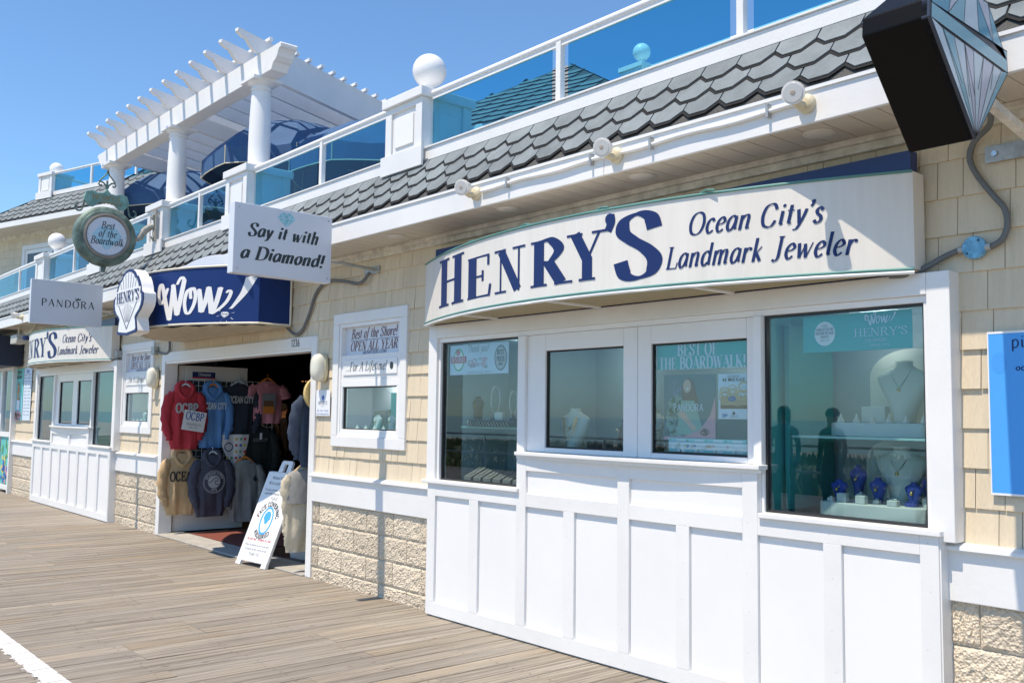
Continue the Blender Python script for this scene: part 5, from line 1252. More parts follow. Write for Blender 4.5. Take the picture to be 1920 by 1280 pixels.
sheet('banner', "teal Wow! Henry's banner hanging in the large right hand pane of the nearest bay", 'banner', -2.868, -2.245, 1.972, 2.172, -.012, TEAL, [
    (P_WHITE, ell(-2.735, 2.072, .062, .066, -.0132)), (P_GREY, txt('VOTED', .012, -2.735, 2.108, -.0140, width=.035, **SANS)), (P_GREY, txt("AMERICA'S TOP 100", .014, -2.735, 2.088, -.0140, width=.10, **BOLD)), (P_GREY, txt('DESIGNER RETAILER', .014, -2.735, 2.068, -.0140, width=.11, **BOLD)), (P_GREY, txt("HENRY'S", .013, -2.735, 2.048, -.0140, width=.05, **BOLD)), (P_GREY, txt('OCEAN CITY, NJ', .011, -2.735, 2.030, -.0140, width=.06, **SANS)),
    (P_PALE, lambda m: brush(WOW, m, lambda u, v, l: (-2.50+.17*u, -.0135-l, 2.098+.07*v), 1)), (P_PALE, txt("HENRY'S", .042, -2.415, 2.045, -.0132, width=.30, **dict(SERIF, T=.09))), (P_PALE, txt('FINE JEWELERS', .014, -2.44, 2.016, -.0132, width=.12, **SANS)), (P_PALE, txt('SINCE 1972', .012, -2.42, 1.990, -.0132, width=.11, **SANS))])
sheet('notice', "white Henry's notice with navy shell taped to the shingles by the doorway lamp", 'notice', -8.285, -8.015, 1.578, 1.83, -.029, P_WHITE, [
    (P_BLUE, ell(-8.15, 1.755, .022, .025, -.030)), (P_GREY, txt("HENRY'S", .032, -8.15, 1.69, -.030, width=.17, **SERIF)), (P_GREY, txt('SINCE 1972', .012, -8.15, 1.668, -.030, width=.06, **SANS)), (P_BLUE, txt('Sale - Clean - Polishing', .017, -8.15, 1.622, -.030, width=.22, **SANS)), (P_BLUE, txt('Expert Professional Care', .017, -8.15, 1.590, -.030, width=.24, **SANS))])
sheet('poster', 'bright sky blue poster with thin serif letters nailed to the shingles at the right edge', 'poster', -1.872, -1.30, 1.262, 2.028, -.034, mat('print_poster_blue', (.07,.36,.84), .5), [
    (P_WHITE, lambda m: [m.poly([(a,-.0352,c), (b,-.0352,c), (b,-.0352,d), (a,-.0352,d)]) for a, b, c, d in ((-1.872,-1.866,1.262,2.028), (-1.8655,-1.30,2.018,2.028), (-1.8655,-1.30,1.262,1.272))]),
    (NAVYLET, lambda m: text_on(m, 'pi', .060, ony(-.034, -1.768, 1.948), align='l', T=.09, t=.07, serif=0, xs=1.3)), (NAVYLET, lambda m: text_on(m, 'oc', .028, ony(-.034, -1.748, 1.842), align='l', T=.13, t=.11, serif=0, xs=1.6)), (mat('print_lighter_blue', (.06,.32,.80)), ell(-1.82, 1.88, .035, .05, -.0347))])
# menu boards left of the farther bay
sheet('poster', 'turquoise poster with tall ice cream cone left of the farther bay', 'poster', -20.02, -19.42, 1.40, 2.38, -.03, mat('print_turquoise', (.10,.50,.48)), [(P_AQUA, rect(-20.02,-19.42,1.40,1.85,-.0312)), (P_TAN, blobs(-19.72, 1.86, .10, .12, -.032, 24, .05, 3)), (P_ORANGE, blobs(-19.72, 2.0, .05, .10, -.034, 10, .04, 5)), (P_WHITE, rect(-19.82,-19.62,1.60,1.78,-.0335)), (P_PINK, blobs(-19.72, 1.48, .26, .08, -.0345, 40, .04, 6)), (P_BROWN, blobs(-19.72, 1.47, .26, .06, -.0352, 18, .03, 7)), (P_BLACK, txt('SOFT SERVE', .05, -19.72, 2.28, -.0316, width=.3, **BOLD)), (P_BLACK, txt('ICE CREAM', .06, -19.72, 2.19, -.0316, width=.34, **BOLD))])
sheet('poster', 'white menu poster with faint columns of text left of the farther bay', 'poster', -19.39, -18.85, 1.40, 2.38, -.03, P_PALE, [(P_GREY, (lambda z_: (lambda m: [m.poly([(a,-.0312,z), (a+w_,-.0312,z), (a+w_,-.0312,z+.012), (a,-.0312,z+.012)]) for z in z_ for a, w_ in ((-19.33, .17), (-19.10, .18))]))([1.5+.062*k for k in range(13)])), (P_BLUE, txt('MENU', .06, -19.12, 2.28, -.0312, width=.2, **SANS))])

# ------------------------------------------------------------ far neighbouring shop front at the left edge
NB = thing('neighbour_shopfront', 'neighbouring shop glass front with white frame at far left edge', 'shopfront', (-21.4,-.1,0))
fr = MB().box(-19.98, -19.90, -.10, .0, .0, 2.44); fr.box(-23, -19.981, -.10, .0, 2.36, 2.44); fr.box(-20.9, -20.84, -.09, .0, .06, 2.36); fr.box(-22.5, -22.4, -.09, 0, .06, 2.36)
fr.box(-20.84, -19.981, -.09, 0, 1.07, 1.16); fr.box(-20.84, -19.981, -.09, 0, .06, .14); fr.box(-20.02, -19.981, -.09, 0, 1.1605, 2.3595); fr.box(-20.84, -20.75, -.09, 0, 1.1605, 2.3595); fr.box(-20.02, -19.981, -.09, 0, .1405, 1.0695)
fr.obj('frame', WHITE, NB)
MB().box(-20.7495, -20.0205, -.05, -.045, 1.1605, 2.3595).box(-22.4, -20.901, -.05, -.045, .06, 2.36).obj('glass_pane', SHOPGLASS, NB)
MB().box(-22.4, -20.0, .5, .55, 0, 2.4).obj('interior_wall', mat('dim_shop_wall', (.12,.10,.10), .8), NB)
fx_m = MB(); fx_m.box(-20.7495, -20.0205, -.06, -.05, .1405, 1.0695); fx_m.obj('lower_panel', mat('print_turquoise', (.10,.50,.48)), NB)
for c_, sd_, zz in ((P_YELLOW, 3, .55), (P_PINK, 6, .3), (P_GREEN, 8, .8), (P_BLUE, 9, .4)): m = MB(); blobs(-20.35, zz, .3, .2, -.0612-.001*sd_, 12, .06, sd_)(m); m.obj('print', c_, NB)
shirts = MB()
for k in range(8): blobs(-20.4+random.uniform(-.2,.2), 1.3+.11*k, .25, .06, .3-.01*k, 6, .07, k)(shirts)
shirts.obj('goods', P_LGREY, NB, kind='stuff')
NS = thing('shop_sign', 'navy box sign with pale blue face cut off by the left edge of the photo', 'sign', (-20.6,-.3,2.42))
MB().box(-23.5, -19.55, -.50, -.03, 2.42, 2.99).obj('cabinet', mat('dark_navy_cabinet', (.012,.02,.045), .4), NS, bevel=.008)
MB().box(-23.4, -19.60, -.512, -.5005, 2.48, 2.95).obj('face', mat('print_light_blue_face', (.42,.60,.70)), NS)
m = MB(); text_on(m, 'LS', .26, ony(-.512, -20.02, 2.62), width=.5, T=.16, t=.10, serif=0); m.obj('lettering', P_BLUE, NS)
MB().box(-23.4, -19.60, -.5145, -.5125, 2.485, 2.56).obj('stripe', P_WHITE, NS)

# ------------------------------------------------------------ hanging clothes
def garment(name, label, cat, x, yc, zt, wd, ln, col, hood=False, sleeve=1., face=1, fold=1., tee=False, group='sweatshirts hanging on the open door', cuffs=None, hang=P_TAN, spread=1., L2=None):
    """clothes on a hanger; a runs along +y, b out of the cloth (+x*face), c up"""
    Gm = thing(name, label, cat, (x,yc,zt), 0, group)
    FL_ = .60
    P = lambda a, b, c: (x+face*b*FL_, yc+a*face, zt+c)
    rr = random.Random(label); ph = [rr.uniform(0,6) for _ in range(4)]; N = 40; h = wd/2
    def ring(c, hw, dp, tw=0.):
        o_ = []; amp = fold*min(1, max(0, (-c-.12)/.3))
        for k in range(N):
            t = 2*math.pi*k/N; ca, sa = math.cos(t), math.sin(t)
            f = 1+amp*.62*(math.sin(6*t+ph[0]+c*3)*.5+math.sin(11*t+ph[1]-c*5)*.45+math.sin(3*t+ph[2]+c*6)*.35)*abs(sa)
            o_.append(P(hw*math.copysign(abs(ca)**.8, ca)+tw*c, dp*sa*f+.04, c))
        return o_
    rows = [(-.005,.35*h,.035), (-.03,.50*h,.05), (-.06,.80*h,.058), (-.10,.97*h,.065), (-.16,1.0*h,.07), (-.24,.98*h,.074), (-.34,.97*h,.078), (-.46,.96*h,.080), (-.58,.95*h,.080)]
    rows = [r_ for r_ in rows if r_[0] > -ln+.09]+[(-ln+.07,.96*h,.078), (-ln+.055,.90*h,.066), (-ln+.03,.88*h,.064), (-ln,.86*h,.060)]
    tw = rr.uniform(-.03,.03)
    B_ = MB().loft([ring(*r_, tw) for r_ in rows]).obj('body', col, Gm, smooth=50)
    for s_ in (-1, 1):
        if tee:
            rs = [Vector(P(s_*h*.82,.04,-.09)), Vector(P(s_*(h*1.12),.045,-.17)), Vector(P(s_*(h*1.22),.045,-.25))]; rd = [.06,.085,.085]
        else:
            k = s_*spread; Ls = ln*.86*sleeve
            rs = [Vector(P(s_*h*.80,.04,-.09)), Vector(P(s_*h*.99+.010*k,.05,-.18)), Vector(P(s_*h*1.05+.03*k,.055,-.34)), Vector(P(s_*h*1.02+.035*k,.075,-.34-(Ls-.34)*.5)), Vector(P(s_*h*.93+.02*k,.09,-Ls+.08)), Vector(P(s_*h*.90+.02*k,.095,-Ls+.055)), Vector(P(s_*h*.89+.02*k,.095,-Ls))]; rd = [.05,.070,.066,.058,.052,.038,.036]
        pts = smooth3(rs, 4); rads = []
        for i in range(len(pts)):
            f = i/(len(pts)-1)*(len(rd)-1); a = int(min(f, len(rd)-2)); rads.append((rd[a]*(1-(f-a))+rd[a+1]*(f-a))*(1+.10*math.sin(i*1.9+ph[3])*fold))
        sm = MB().tube(pts, rads, 16)
        for i in range(len(pts)):
            for k_ in range(16):
                q = sm.v[i*16+k_]; wr = 1+.16*math.sin(k_*2.1+i*1.3+ph[2])*fold; sm.v[i*16+k_] = (pts[i].x+(q[0]-pts[i].x)*.55*wr, pts[i].y+(q[1]-pts[i].y)*wr, q[2])
        sm.obj('sleeve', cuffs if cuffs else col, Gm, smooth=60)
    if hood:
        hp = [(-.105,.045,-.075), (-.095,.02,.0), (-.05,-.005,.035), (0,-.015,.045), (.05,-.005,.035), (.095,.02,.0), (.105,.045,-.075)]
        MB().tube(smooth3([P(*p) for p in hp], 5), [.028]+[.046]*29+[.05]*0+[.028]*1 if False else .042, 12).obj('hood', col, Gm, smooth=60)
        MB().tube(smooth3([P(-.10,.07,-.05), P(-.06,.098,-.12), P(0,.108,-.155), P(.06,.098,-.12), P(.10,.07,-.05)], 5), .026, 10).obj('hood_edge', col, Gm, smooth=60)
    else:
        MB().tube(smooth3([P(-.085,.05,-.012), P(-.05,.085,-.045), P(0,.100,-.06), P(.05,.085,-.045), P(.085,.05,-.012)], 4), .011, 8).obj('collar', col, Gm, smooth=60)
    hg = MB().tube(smooth3([P(-.13,.04,-.045), P(-.07,.045,.0), P(0,.045,.035), P(.07,.045,.0), P(.13,.04,-.045)], 4), .014, 8)
    hg.tube([P(0,.045,.03), P(0,.045,.075), P(0,.02,.095), P(0,-.01,.085)], .004, 6); hg.obj('hanger', hang, Gm)
    return Gm, P
def fab(n, c): return mat('fabric_'+n, c, .92, var=.16, vscale=7, bump=1.0, bscale=11, stretch=(1,1,.55))
def gtext(P, items, Gm, mtl, b=.175):
    m = MB()
    for t, hh, a, c, w_, kw in items: text_on(m, t, hh, lambda u, v, l: P(a+u, b+l, c+v), width=w_, **kw)
    m.obj('print', mtl, Gm); return m
XG = -12.30
Gm, P = garment('hooded_sweatshirt', 'red hooded sweatshirt with white OCBP letters, upper left on the door', 'sweatshirt', XG+.10, .20, 1.93, .41, .82, fab('red', (.52,.045,.065)), hood=True, hang=P_PALE)
gtext(P, [('OCBP', .115, -.0, -.34, .30, dict(T=.24, t=.16, serif=.08))], Gm, P_LGREY)
Gm, P = garment('hooded_sweatshirt', 'sky blue hooded sweatshirt with Ocean City across the chest', 'sweatshirt', XG+.05, .60, 1.94, .40, .82, fab('sky', (.12,.30,.66)), hood=True, hang=P_ORANGE)
gtext(P, [('OCEAN CITY', .085, 0, -.30, .34, dict(T=.22, t=.16, serif=.06))], Gm, P_PALE)
Gm, P = garment('sweatshirt', 'dark navy sweatshirt with grey Ocean City lettering behind the sky blue one', 'sweatshirt', XG+.0, 1.0, 2.0, .48, .80, fab('navy', (.030,.040,.065)), hang=P_PALE)
gtext(P, [('OCEAN CITY', .09, 0, -.27, .36, dict(T=.22, t=.16, serif=.06))], Gm, P_LGREY)
Gm, P = garment('tee_shirt', 'pink tee shirt with orange picture print, upper right on the grid', 'shirt', XG+.0, 1.42, 2.05, .46, .60, fab('pink', (.66,.27,.34)), tee=True, hang=P_ORANGE)
for mt_, a, c, w_, h_ in ((P_GREY, -.11, -.42, .2, .24), (P_BROWN, -.09, -.40, .15, .12), (P_ORANGE, -.10, -.46, .17, .10)):
    m = MB(); m.poly([P(a, .180 if mt_ is P_GREY else .185 if mt_ is P_BROWN else .190, c), P(a+w_, .180 if mt_ is P_GREY else .185 if mt_ is P_BROWN else .190, c), P(a+w_, .180 if mt_ is P_GREY else .185 if mt_ is P_BROWN else .190, c+h_), P(a, .180 if mt_ is P_GREY else .185 if mt_ is P_BROWN else .190, c+h_)]); m.obj('print', mt_, Gm)
Gm, P = garment('hooded_sweatshirt', 'tan hooded sweatshirt with black OCE letters, lower left by the door jamb', 'sweatshirt', XG+.08, .20, 1.06, .42, .80, fab('tan', (.60,.42,.23)), hood=True)
gtext(P, [('OCEAN', .12, .0, -.36, .36, dict(T=.20, t=.13, serif=.06))], Gm, P_BLACK)
Gm, P = garment('hooded_sweatshirt', 'charcoal hooded sweatshirt with round Ocean City 1979 wave emblem', 'sweatshirt', XG+.16, .58, 1.04, .43, .82, fab('charcoal', (.075,.08,.115)), hood=True, hang=P_PALE)
m = MB()
for r_ in (.148, .135): 
    for s_ in ribbon([(r_*math.cos(2*math.pi*k/40), r_*math.sin(2*math.pi*k/40)) for k in range(41)], lambda *_: .004 if r_ < .14 else .006): m.poly([P(p[0], .182, -.36+p[1]) for p in s_])
m.poly([P(.085*math.cos(2*math.pi*k/30), .182, -.36+.085*math.sin(2*math.pi*k/30)) for k in range(30)])
text_on(m, 'OCEAN CITY', .038, lambda u, v, l: P((.094+v)*math.cos(math.pi/2-u/.094), .184+l, -.36+(.094+v)*math.sin(math.pi/2-u/.094)), width=.24, **BOLD)
text_on(m, '1979', .036, lambda u, v, l: P((.128-v)*math.cos(-math.pi/2+u/.128), .184+l, -.36+(.128-v)*math.sin(-math.pi/2+u/.128)), width=.10, **BOLD)
m.obj('print', P_LGREY, Gm)
m = MB(); wv = catmull([(-.08,-.01), (-.04,.0), (.0,.045), (.03,.05), (.055,.03), (.045,.005), (.02,.012), (.015,-.015), (.04,-.035), (.07,-.03)], False, 5)
for s_ in ribbon(wv, lambda *_: .010): m.poly([P(p[0], .1845, -.36+p[1]) for p in s_])
m.obj('print', fab('charcoal', (.075,.08,.115)), Gm)
Gm, P = garment('long_sleeve_shirt', 'black long sleeve shirt with small faded chest print on the grid', 'shirt', XG+.0, 1.30, 1.42, .46, .80, fab('soot', (.022,.028,.030)))
gtext(P, [('OCEAN CITY', .045, 0, -.22, .22, dict(T=.14, t=.1, serif=.05))], Gm, P_GREY); m = MB(); m.poly([P(-.015,.185,-.19), P(.02,.185,-.19), P(.02,.185,-.10), P(-.015,.185,-.10)]); m.obj('price_tag', P_WHITE, Gm)
Gm, P = garment('pullover', 'light grey quarter zip pullover with small star emblem, lower right of the rack', 'pullover', XG+.12, 1.06, .96, .44, .84, fab('light_grey', (.32,.33,.325)), sleeve=.92, hang=P_ORANGE)
m = MB(); m.poly([P(.09,.175,-.26), P(.115,.175,-.30), P(.16,.175,-.27), P(.13,.175,-.24), P(.14,.175,-.20), P(.11,.175,-.225)]); m.obj('print', P_BLACK, Gm)
# white tea towel with rows of small icons
TW = thing('tea_towel', 'white cloth printed with rows of tiny coloured flags between the sweatshirts', 'cloth', (XG+.08,.92,.80), 0)
m = MB(); m.loft([[(XG+.10+.012*math.sin(k*1.3), .72+.42*k/10*(1-.14*j)+.04*j, 1.32-.17*j) for k in range(11)] for j in range(4)], close=False) if False else None
tw_ = MB(); rows_ = []
for j in range(7):
    zz = 1.30-.09*j; y0, y1 = .72+.022*j*j*.35, 1.13-.012*j*j*.55
    rows_.append([(XG+.11+.010*math.sin(k*1.1+j*.2), y0+(y1-y0)*k/10, zz) for k in range(11)])
vs = [p for r_ in rows_ for p in r_]; tw_.add(vs, [(j*11+k, j*11+k+1, (j+1)*11+k+1, (j+1)*11+k) for j in range(6) for k in range(10)])
t_ = tw_.obj('cloth', P_WHITE, TW, smooth=60)
for ci, c_ in enumerate((P_RED, P_BLUE, P_YELLOW, P_GREEN)):
    m = MB()
    for j in range(5):
        for k in range(5):
            if (j*2+k) % 4 == ci and not (k < 2 and j < 3): yy, zz = .80+.062*k, 1.22-.085*j; m.poly([(XG+.124,yy,zz), (XG+.124,yy+.032,zz), (XG+.124,yy+.032,zz+.034), (XG+.124,yy,zz+.034)])
    m.obj('print', c_, TW)
m = MB()
for s_ in ribbon([(.055*math.cos(2*math.pi*k/24), .055*math.sin(2*math.pi*k/24)) for k in range(25)], lambda *_: .012): m.poly([(XG+.125, .83+p[0], 1.13+p[1]) for p in s_])
m.obj('print', NAVYLET, TW)
# OCBP price card in front of the red sweatshirt
CDc = thing('price_card', 'tilted white OCBP card pinned over the red sweatshirt', 'card', (XG+.27,.27,1.33))
rt = lambda a, c: (XG+.275, .275+a*math.cos(-.15)-c*math.sin(-.15), 1.48+a*math.sin(-.15)+c*math.cos(-.15))
m = MB(); A_ = [rt(-.15,-.13), rt(.15,-.13), rt(.15,.13), rt(-.15,.13)]; m.prism([(p[1], p[2]) for p in A_], (XG+.27,0,0), (0,1,0), (0,0,1), (.004,0,0)); m.obj('card', P_WHITE, CDc)
m = MB(); text_on(m, 'OCBP', .10, lambda u, v, l: (XG+.2755+l, rt(u, v+.01)[1], rt(u, v+.01)[2]), width=.25, T=.15, t=.10, serif=0); m.obj('lettering', P_BLUE, CDc)
m = MB(); text_on(m, 'Sweatshirts', .035, lambda u, v, l: (XG+.2755+l, rt(u, v-.06)[1], rt(u, v-.06)[2]), width=.20, **SANS); text_on(m, 'Sizes S-XL', .03, lambda u, v, l: (XG+.2755+l, rt(u, v-.10)[1], rt(u, v-.10)[2]), width=.12, **SANS); m.obj('lettering', P_GREY, CDc)
# wire grid the clothes hang from
WG = thing('wire_grid', 'white wire grid panel hung on the open door behind the sweatshirts', 'display rack', (XG-.02,.2,.25))
m = MB()
for k in range(17): y = .28+.078*k; m.tube([(XG-.015,y,.22), (XG-.015,y,2.03)], .0035, 5)
for k in range(24): z = .22+.0787*k; m.tube([(XG-.012,.28,z), (XG-.012,.28+.078*16,z)], .0035, 5)
m.obj('wires', WHITE2, WG)
# right of the doorway
Gm, P = garment('sweatshirt', 'navy sweatshirt hanging in profile at the right door jamb', 'sweatshirt', -8.50, .17, 1.84, .50, .78, fab('slate_navy', (.045,.065,.105)), face=-1, group='clothes at the right jamb', sleeve=1.05)
Gm, P = garment('sweatshirt', 'cream fleece sweatshirt with grey shoulders beside the sandwich board', 'sweatshirt', -8.56, .05, 1.06, .44, .84, fab('cream', (.60,.53,.40)), face=-1, group='clothes at the right jamb', sleeve=1.0, spread=-1.5)
N_ = 30
m = MB(); m.loft([[(-8.56-(.115+.004)*math.sin(2*math.pi*k/N_)*f-.04, +.05-hw*math.cos(2*math.pi*k/N_)*.96, 1.06+c) for k in range(N_)] for c, hw, f in ((-.02,.10,.5), (-.06,.20,.62), (-.12,.237,.72), (-.22,.245,.80), (-.36,.245,.84))]); m.obj('yoke', fab('yoke_grey', (.30,.295,.28)), Gm, smooth=60)
HT = MB().lathe([(.02,0), (.15,.012), (.17,.02), (.175,.0), (.17,-.02), (.10,-.06), (.09,-.09), (.02,-.10)], (-8.43,.085,1.80), 24, 'x').obj('straw_hat', mat('straw', (.62,.47,.20), .8, bump=.3, bscale=120), label='yellow straw hat hung on the right door jamb above the navy sweatshirt', cat='hat', smooth=50)

# ------------------------------------------------------------ sandwich board
AF = thing('sandwich_board', 'white folding sandwich board reading Face Covering Required on the boardwalk by the door', 'sign', (-9.15,-.05,0))
# front leaf leans back: base line (bl->br) at z=0, top at z=.96
bl, br = Vector((-9.56,-.215,.045)), Vector((-8.99,-.155,.045)); tl_, tr2 = Vector((-9.53,.115,.965)), Vector((-8.96,.175,.965))
eu = (br-bl).normalized(); ev = (tl_-bl).normalized(); en = eu.cross(ev).normalized()
if en.y > 0: en = -en
Wd, Ht = (br-bl).length, (tl_-bl).length
q_ = lambda a, b, c=0: bl+eu*a+ev*b+en*c
def slab(pts, t, c0=0.): return MB().prism(pts, bl+en*c0, eu, ev, -en*t)
slab([(0,0), (Wd,0), (Wd,Ht), (0,Ht)], .035).obj('front_leaf', WHITE2, AF, bevel=.008)
slab([(0,-.045), (.09,-.045), (.09,-.0005), (0,-.0005)], .035).obj('foot', WHITE2, AF, bevel=.004); slab([(Wd-.09,-.045), (Wd,-.045), (Wd,-.0005), (Wd-.09,-.0005)], .035).obj('foot', WHITE2, AF, bevel=.004)
hd = [(Wd*.5+.115*a, Ht+.0005+.13*b) for a, b in ((-1,0), (-.9,.85), (-.75,1), (.75,1), (.9,.85), (1,0), (.3,0), (.3,.7), (-.3,.7), (-.3,0))]
slab(hd, .03).obj('handle', WHITE2, AF, bevel=.004)
ev2 = Vector((0,-.26,.93)).normalized(); bl2 = Vector((bl.x,.42,.0))
MB().prism([(0,0), (Wd,0), (Wd,1.0), (0,1.0)], bl2, eu, ev2, (0,.03,0)).obj('rear_leaf', WHITE2, AF, bevel=.006)
af = lambda cx, cz: (lambda u, v, l: tuple(q_(Wd/2+cx+u, cz+v, .0016+l)))
m = MB()
for t_, hh, z_, w_ in (("Welcome to Henry's!", .036, .895, .34), ("We're so glad to see you!", .036, .835, .40), ('To keep everyone safe, and for a', .026, .765, .46), ('comfortable shopping experience', .026, .725, .44), ('PLEASE', .034, .67, .13)): text_on(m, t_, hh, af(0, z_), width=w_, **SANS)
for t_, hh, z_, w_ in (('Please be patient as we try our best', .026, .165, .46), ('to provide the best service we can', .026, .12, .42), ('THANK YOU', .034, .065, .20)): text_on(m, t_, hh, af(0, z_), width=w_, **SANS)
m.obj('lettering', P_GREY, AF)
cc = .445
m = MB()
text_on(m, 'FACE COVERING', .05, lambda u, v, l: tuple(q_(Wd/2+(.155+v)*math.cos(math.pi/2-u/.155), cc+(.155+v)*math.sin(math.pi/2-u/.155), .0016+l)), width=.44, **BOLD)
text_on(m, 'REQUIRED', .05, lambda u, v, l: tuple(q_(Wd/2+(.20-v)*math.cos(-math.pi/2+u/.20), cc+(.20-v)*math.sin(-math.pi/2+u/.20), .0016+l)), width=.34, **BOLD)
m.obj('lettering', P_BLACK, AF)
m = MB(); text_on(m, 'No more than _ customers at a time', .030, af(0, .225), width=.45, **SANS); m.obj('lettering', P_RED, AF)
m = MB()
for s_ in ribbon([(.10*math.cos(2*math.pi*k/40), .14*math.sin(2*math.pi*k/40)) for k in range(41)], lambda *_: .022): m.poly([q_(Wd/2+p[0], cc+p[1], .0016) for p in s_])
m.poly([q_(Wd/2+a, cc+b, .0018) for a, b in ((-.06,.02), (-.055,.07), (-.02,.10), (.02,.10), (.055,.07), (.06,.02), (.04,-.0), (.015,-.035), (-.015,-.035), (-.035,.0))]); m.obj('face_mask_emblem', P_SKY, AF)

# ------------------------------------------------------------ jewellery displays behind the glass
VEL = mat('ivory_velvet', (.56,.60,.55), .8); VELB = mat('blue_velvet', (.015,.05,.30), .7); DKV = mat('dark_velvet', (.03,.03,.035), .8); GOLD = mat('gold', (.8,.55,.2), .25, metal=1)
def bust(name, label, x, y, z, h, w_, col=VEL, board=None, lace=True, group=None):
    T_ = thing(name, label, 'jewelry stand', (x,y,z), 0, group)
    N = 20; rows = [(0,.16,.22), (.15,.20,.20), (.40,.33,.17), (.62,.47,.15), (.74,.52,.14), (.82,.42,.13), (.88,.24,.12), (.93,.155,.11), (1.,.16,.10)]
    MB().loft([[(x+w_*hw*math.cos(2*math.pi*k/N), y+.04*h*2-h*dp*1.1*f_*math.sin(2*math.pi*k/N)*-1, z+h*c) for k in range(N)] for c, hw, dp in rows for f_ in (1,)]).obj('bust', col, T_, smooth=60)
    if board:
        ww, hh = board; pts = [(-ww/2,0), (ww/2,0), (ww/2,hh*.62)]+[(ww/2*math.cos(a), hh*.62+hh*.38*math.sin(a)) for a in [math.pi*k/14 for k in range(1, 14)]]+[(-ww/2,hh*.62)]
        MB().prism(pts, (x,y+.14,z), (1,0,0), (0,0,1), (0,.012,0)).obj('arched_board', col, T_)
    if lace:
        yn = y+.04*h*2-h*.17
        MB().tube([(x-w_*.20,yn+.02,z+h*.86), (x-w_*.1,yn,z+h*.68), (x,yn-.01,z+h*.55), (x+w_*.1,yn,z+h*.68), (x+w_*.20,yn+.02,z+h*.86)], .0022, 5).obj('necklace', STEEL if col is VEL else GOLD, T_)
        MB().sphere((x,yn-.012,z+h*.53), .010, 8, 6).obj('pendant', GOLD, T_)
    return T_
def shelf(label, x0, x1, y0, y1, z): return MB().box(x0, x1, y0, y1, z, z+.012).obj('glass_shelf', mat('frosted_shelf_edge', (.30,.52,.50), .3), label=label, cat='shelf')
def plinth(label, x0, x1, y0, y1, z, h):
    pts = [(x0,y1), (x0,y0+.04), (x0+.04,y0+.01), ((x0+x1)/2,y0), (x1-.04,y0+.01), (x1,y0+.04), (x1,y1)]
    return MB().prism(pts, (0,0,z), (1,0,0), (0,1,0), (0,0,h)).obj('display_plinth', VEL, label=label, cat='plinth', bevel=.006, smooth=40)
shelf('long glass shelf across the large right hand pane', -3.02, -2.14, .10, .62, 1.50)
plinth('white plinth on the glass shelf under the upper necklace bust', -2.84, -2.26, .18, .55, 1.513, .075)
bust('necklace_bust', 'upper pale necklace bust before an arched board in the right hand pane', -2.48, .34, 1.589, .34, .30, board=(.52,.42))
plinth('pale green plinth at the bottom of the right hand pane', -2.88, -2.28, .12, .50, 1.065, .085)
bust('necklace_bust', 'lower pale necklace bust before an arched board in the right hand pane', -2.50, .34, 1.151, .31, .30, board=(.54,.37))
for i, (x, y, z, h, lab) in enumerate(((-2.80,.22,1.151,.12,'small blue velvet pendant stand, front left of the lower plinth'), (-2.74,.32,1.18,.17,'taller blue velvet pendant stand, left of the lower bust'), (-2.58,.24,1.151,.14,'blue velvet pendant stand in front of the lower bust'), (-2.37,.22,1.151,.13,'blue velvet pendant stand, right of the lower bust'), (-2.32,.30,1.151,.17,'farther right blue velvet pendant stand by the window edge'))):
    bust('pendant_stand', lab, x, y, z, h, .10, VELB, group='blue pendant stands')
for i, (x, h, lab) in enumerate(((-2.74,.05,'leftmost small white ring block on the lower plinth'), (-2.63,.045,'middle small white ring block on the lower plinth'), (-2.45,.03,'low white earring tray at the right of the lower plinth'))):
    MB().box(x-.028, x+.028, .14, .18, 1.151, 1.151+h).obj('ring_block', VEL, label=lab, cat='jewelry stand', bevel=.004)
for i in range(6):
    x = -2.78+.095*i
    MB().lathe([(.018,0), (.020,.008), (.006,.035), (.004,.05)], (x,.22,1.589), 10).obj('ring_cone', VEL, label='small white ring cone on the upper plinth, '+('leftmost of six', 'second of six from the left', 'third of six from the left', 'fourth of six from the left', 'fifth of six from the left', 'rightmost of six')[i], cat='jewelry stand', group='ring cones in a row', smooth=40)
MB().box(-2.70, -2.56, .30, .36, 1.589, 1.68).obj('display_riser', VEL, label='square white riser left of the upper bust', cat='jewelry stand', bevel=.004)
MB().box(-2.34, -2.24, .30, .36, 1.589, 1.74).obj('display_riser', VEL, label='tall white riser right of the upper bust', cat='jewelry stand', bevel=.004)
tp_ = MB().box(-3.075, -3.045, .12, .60, 1.09, 2.15).obj('teal_side_panel', mat('teal_panel', (.045,.30,.28), .5), label='teal side panel inside the right hand pane', cat='panel')
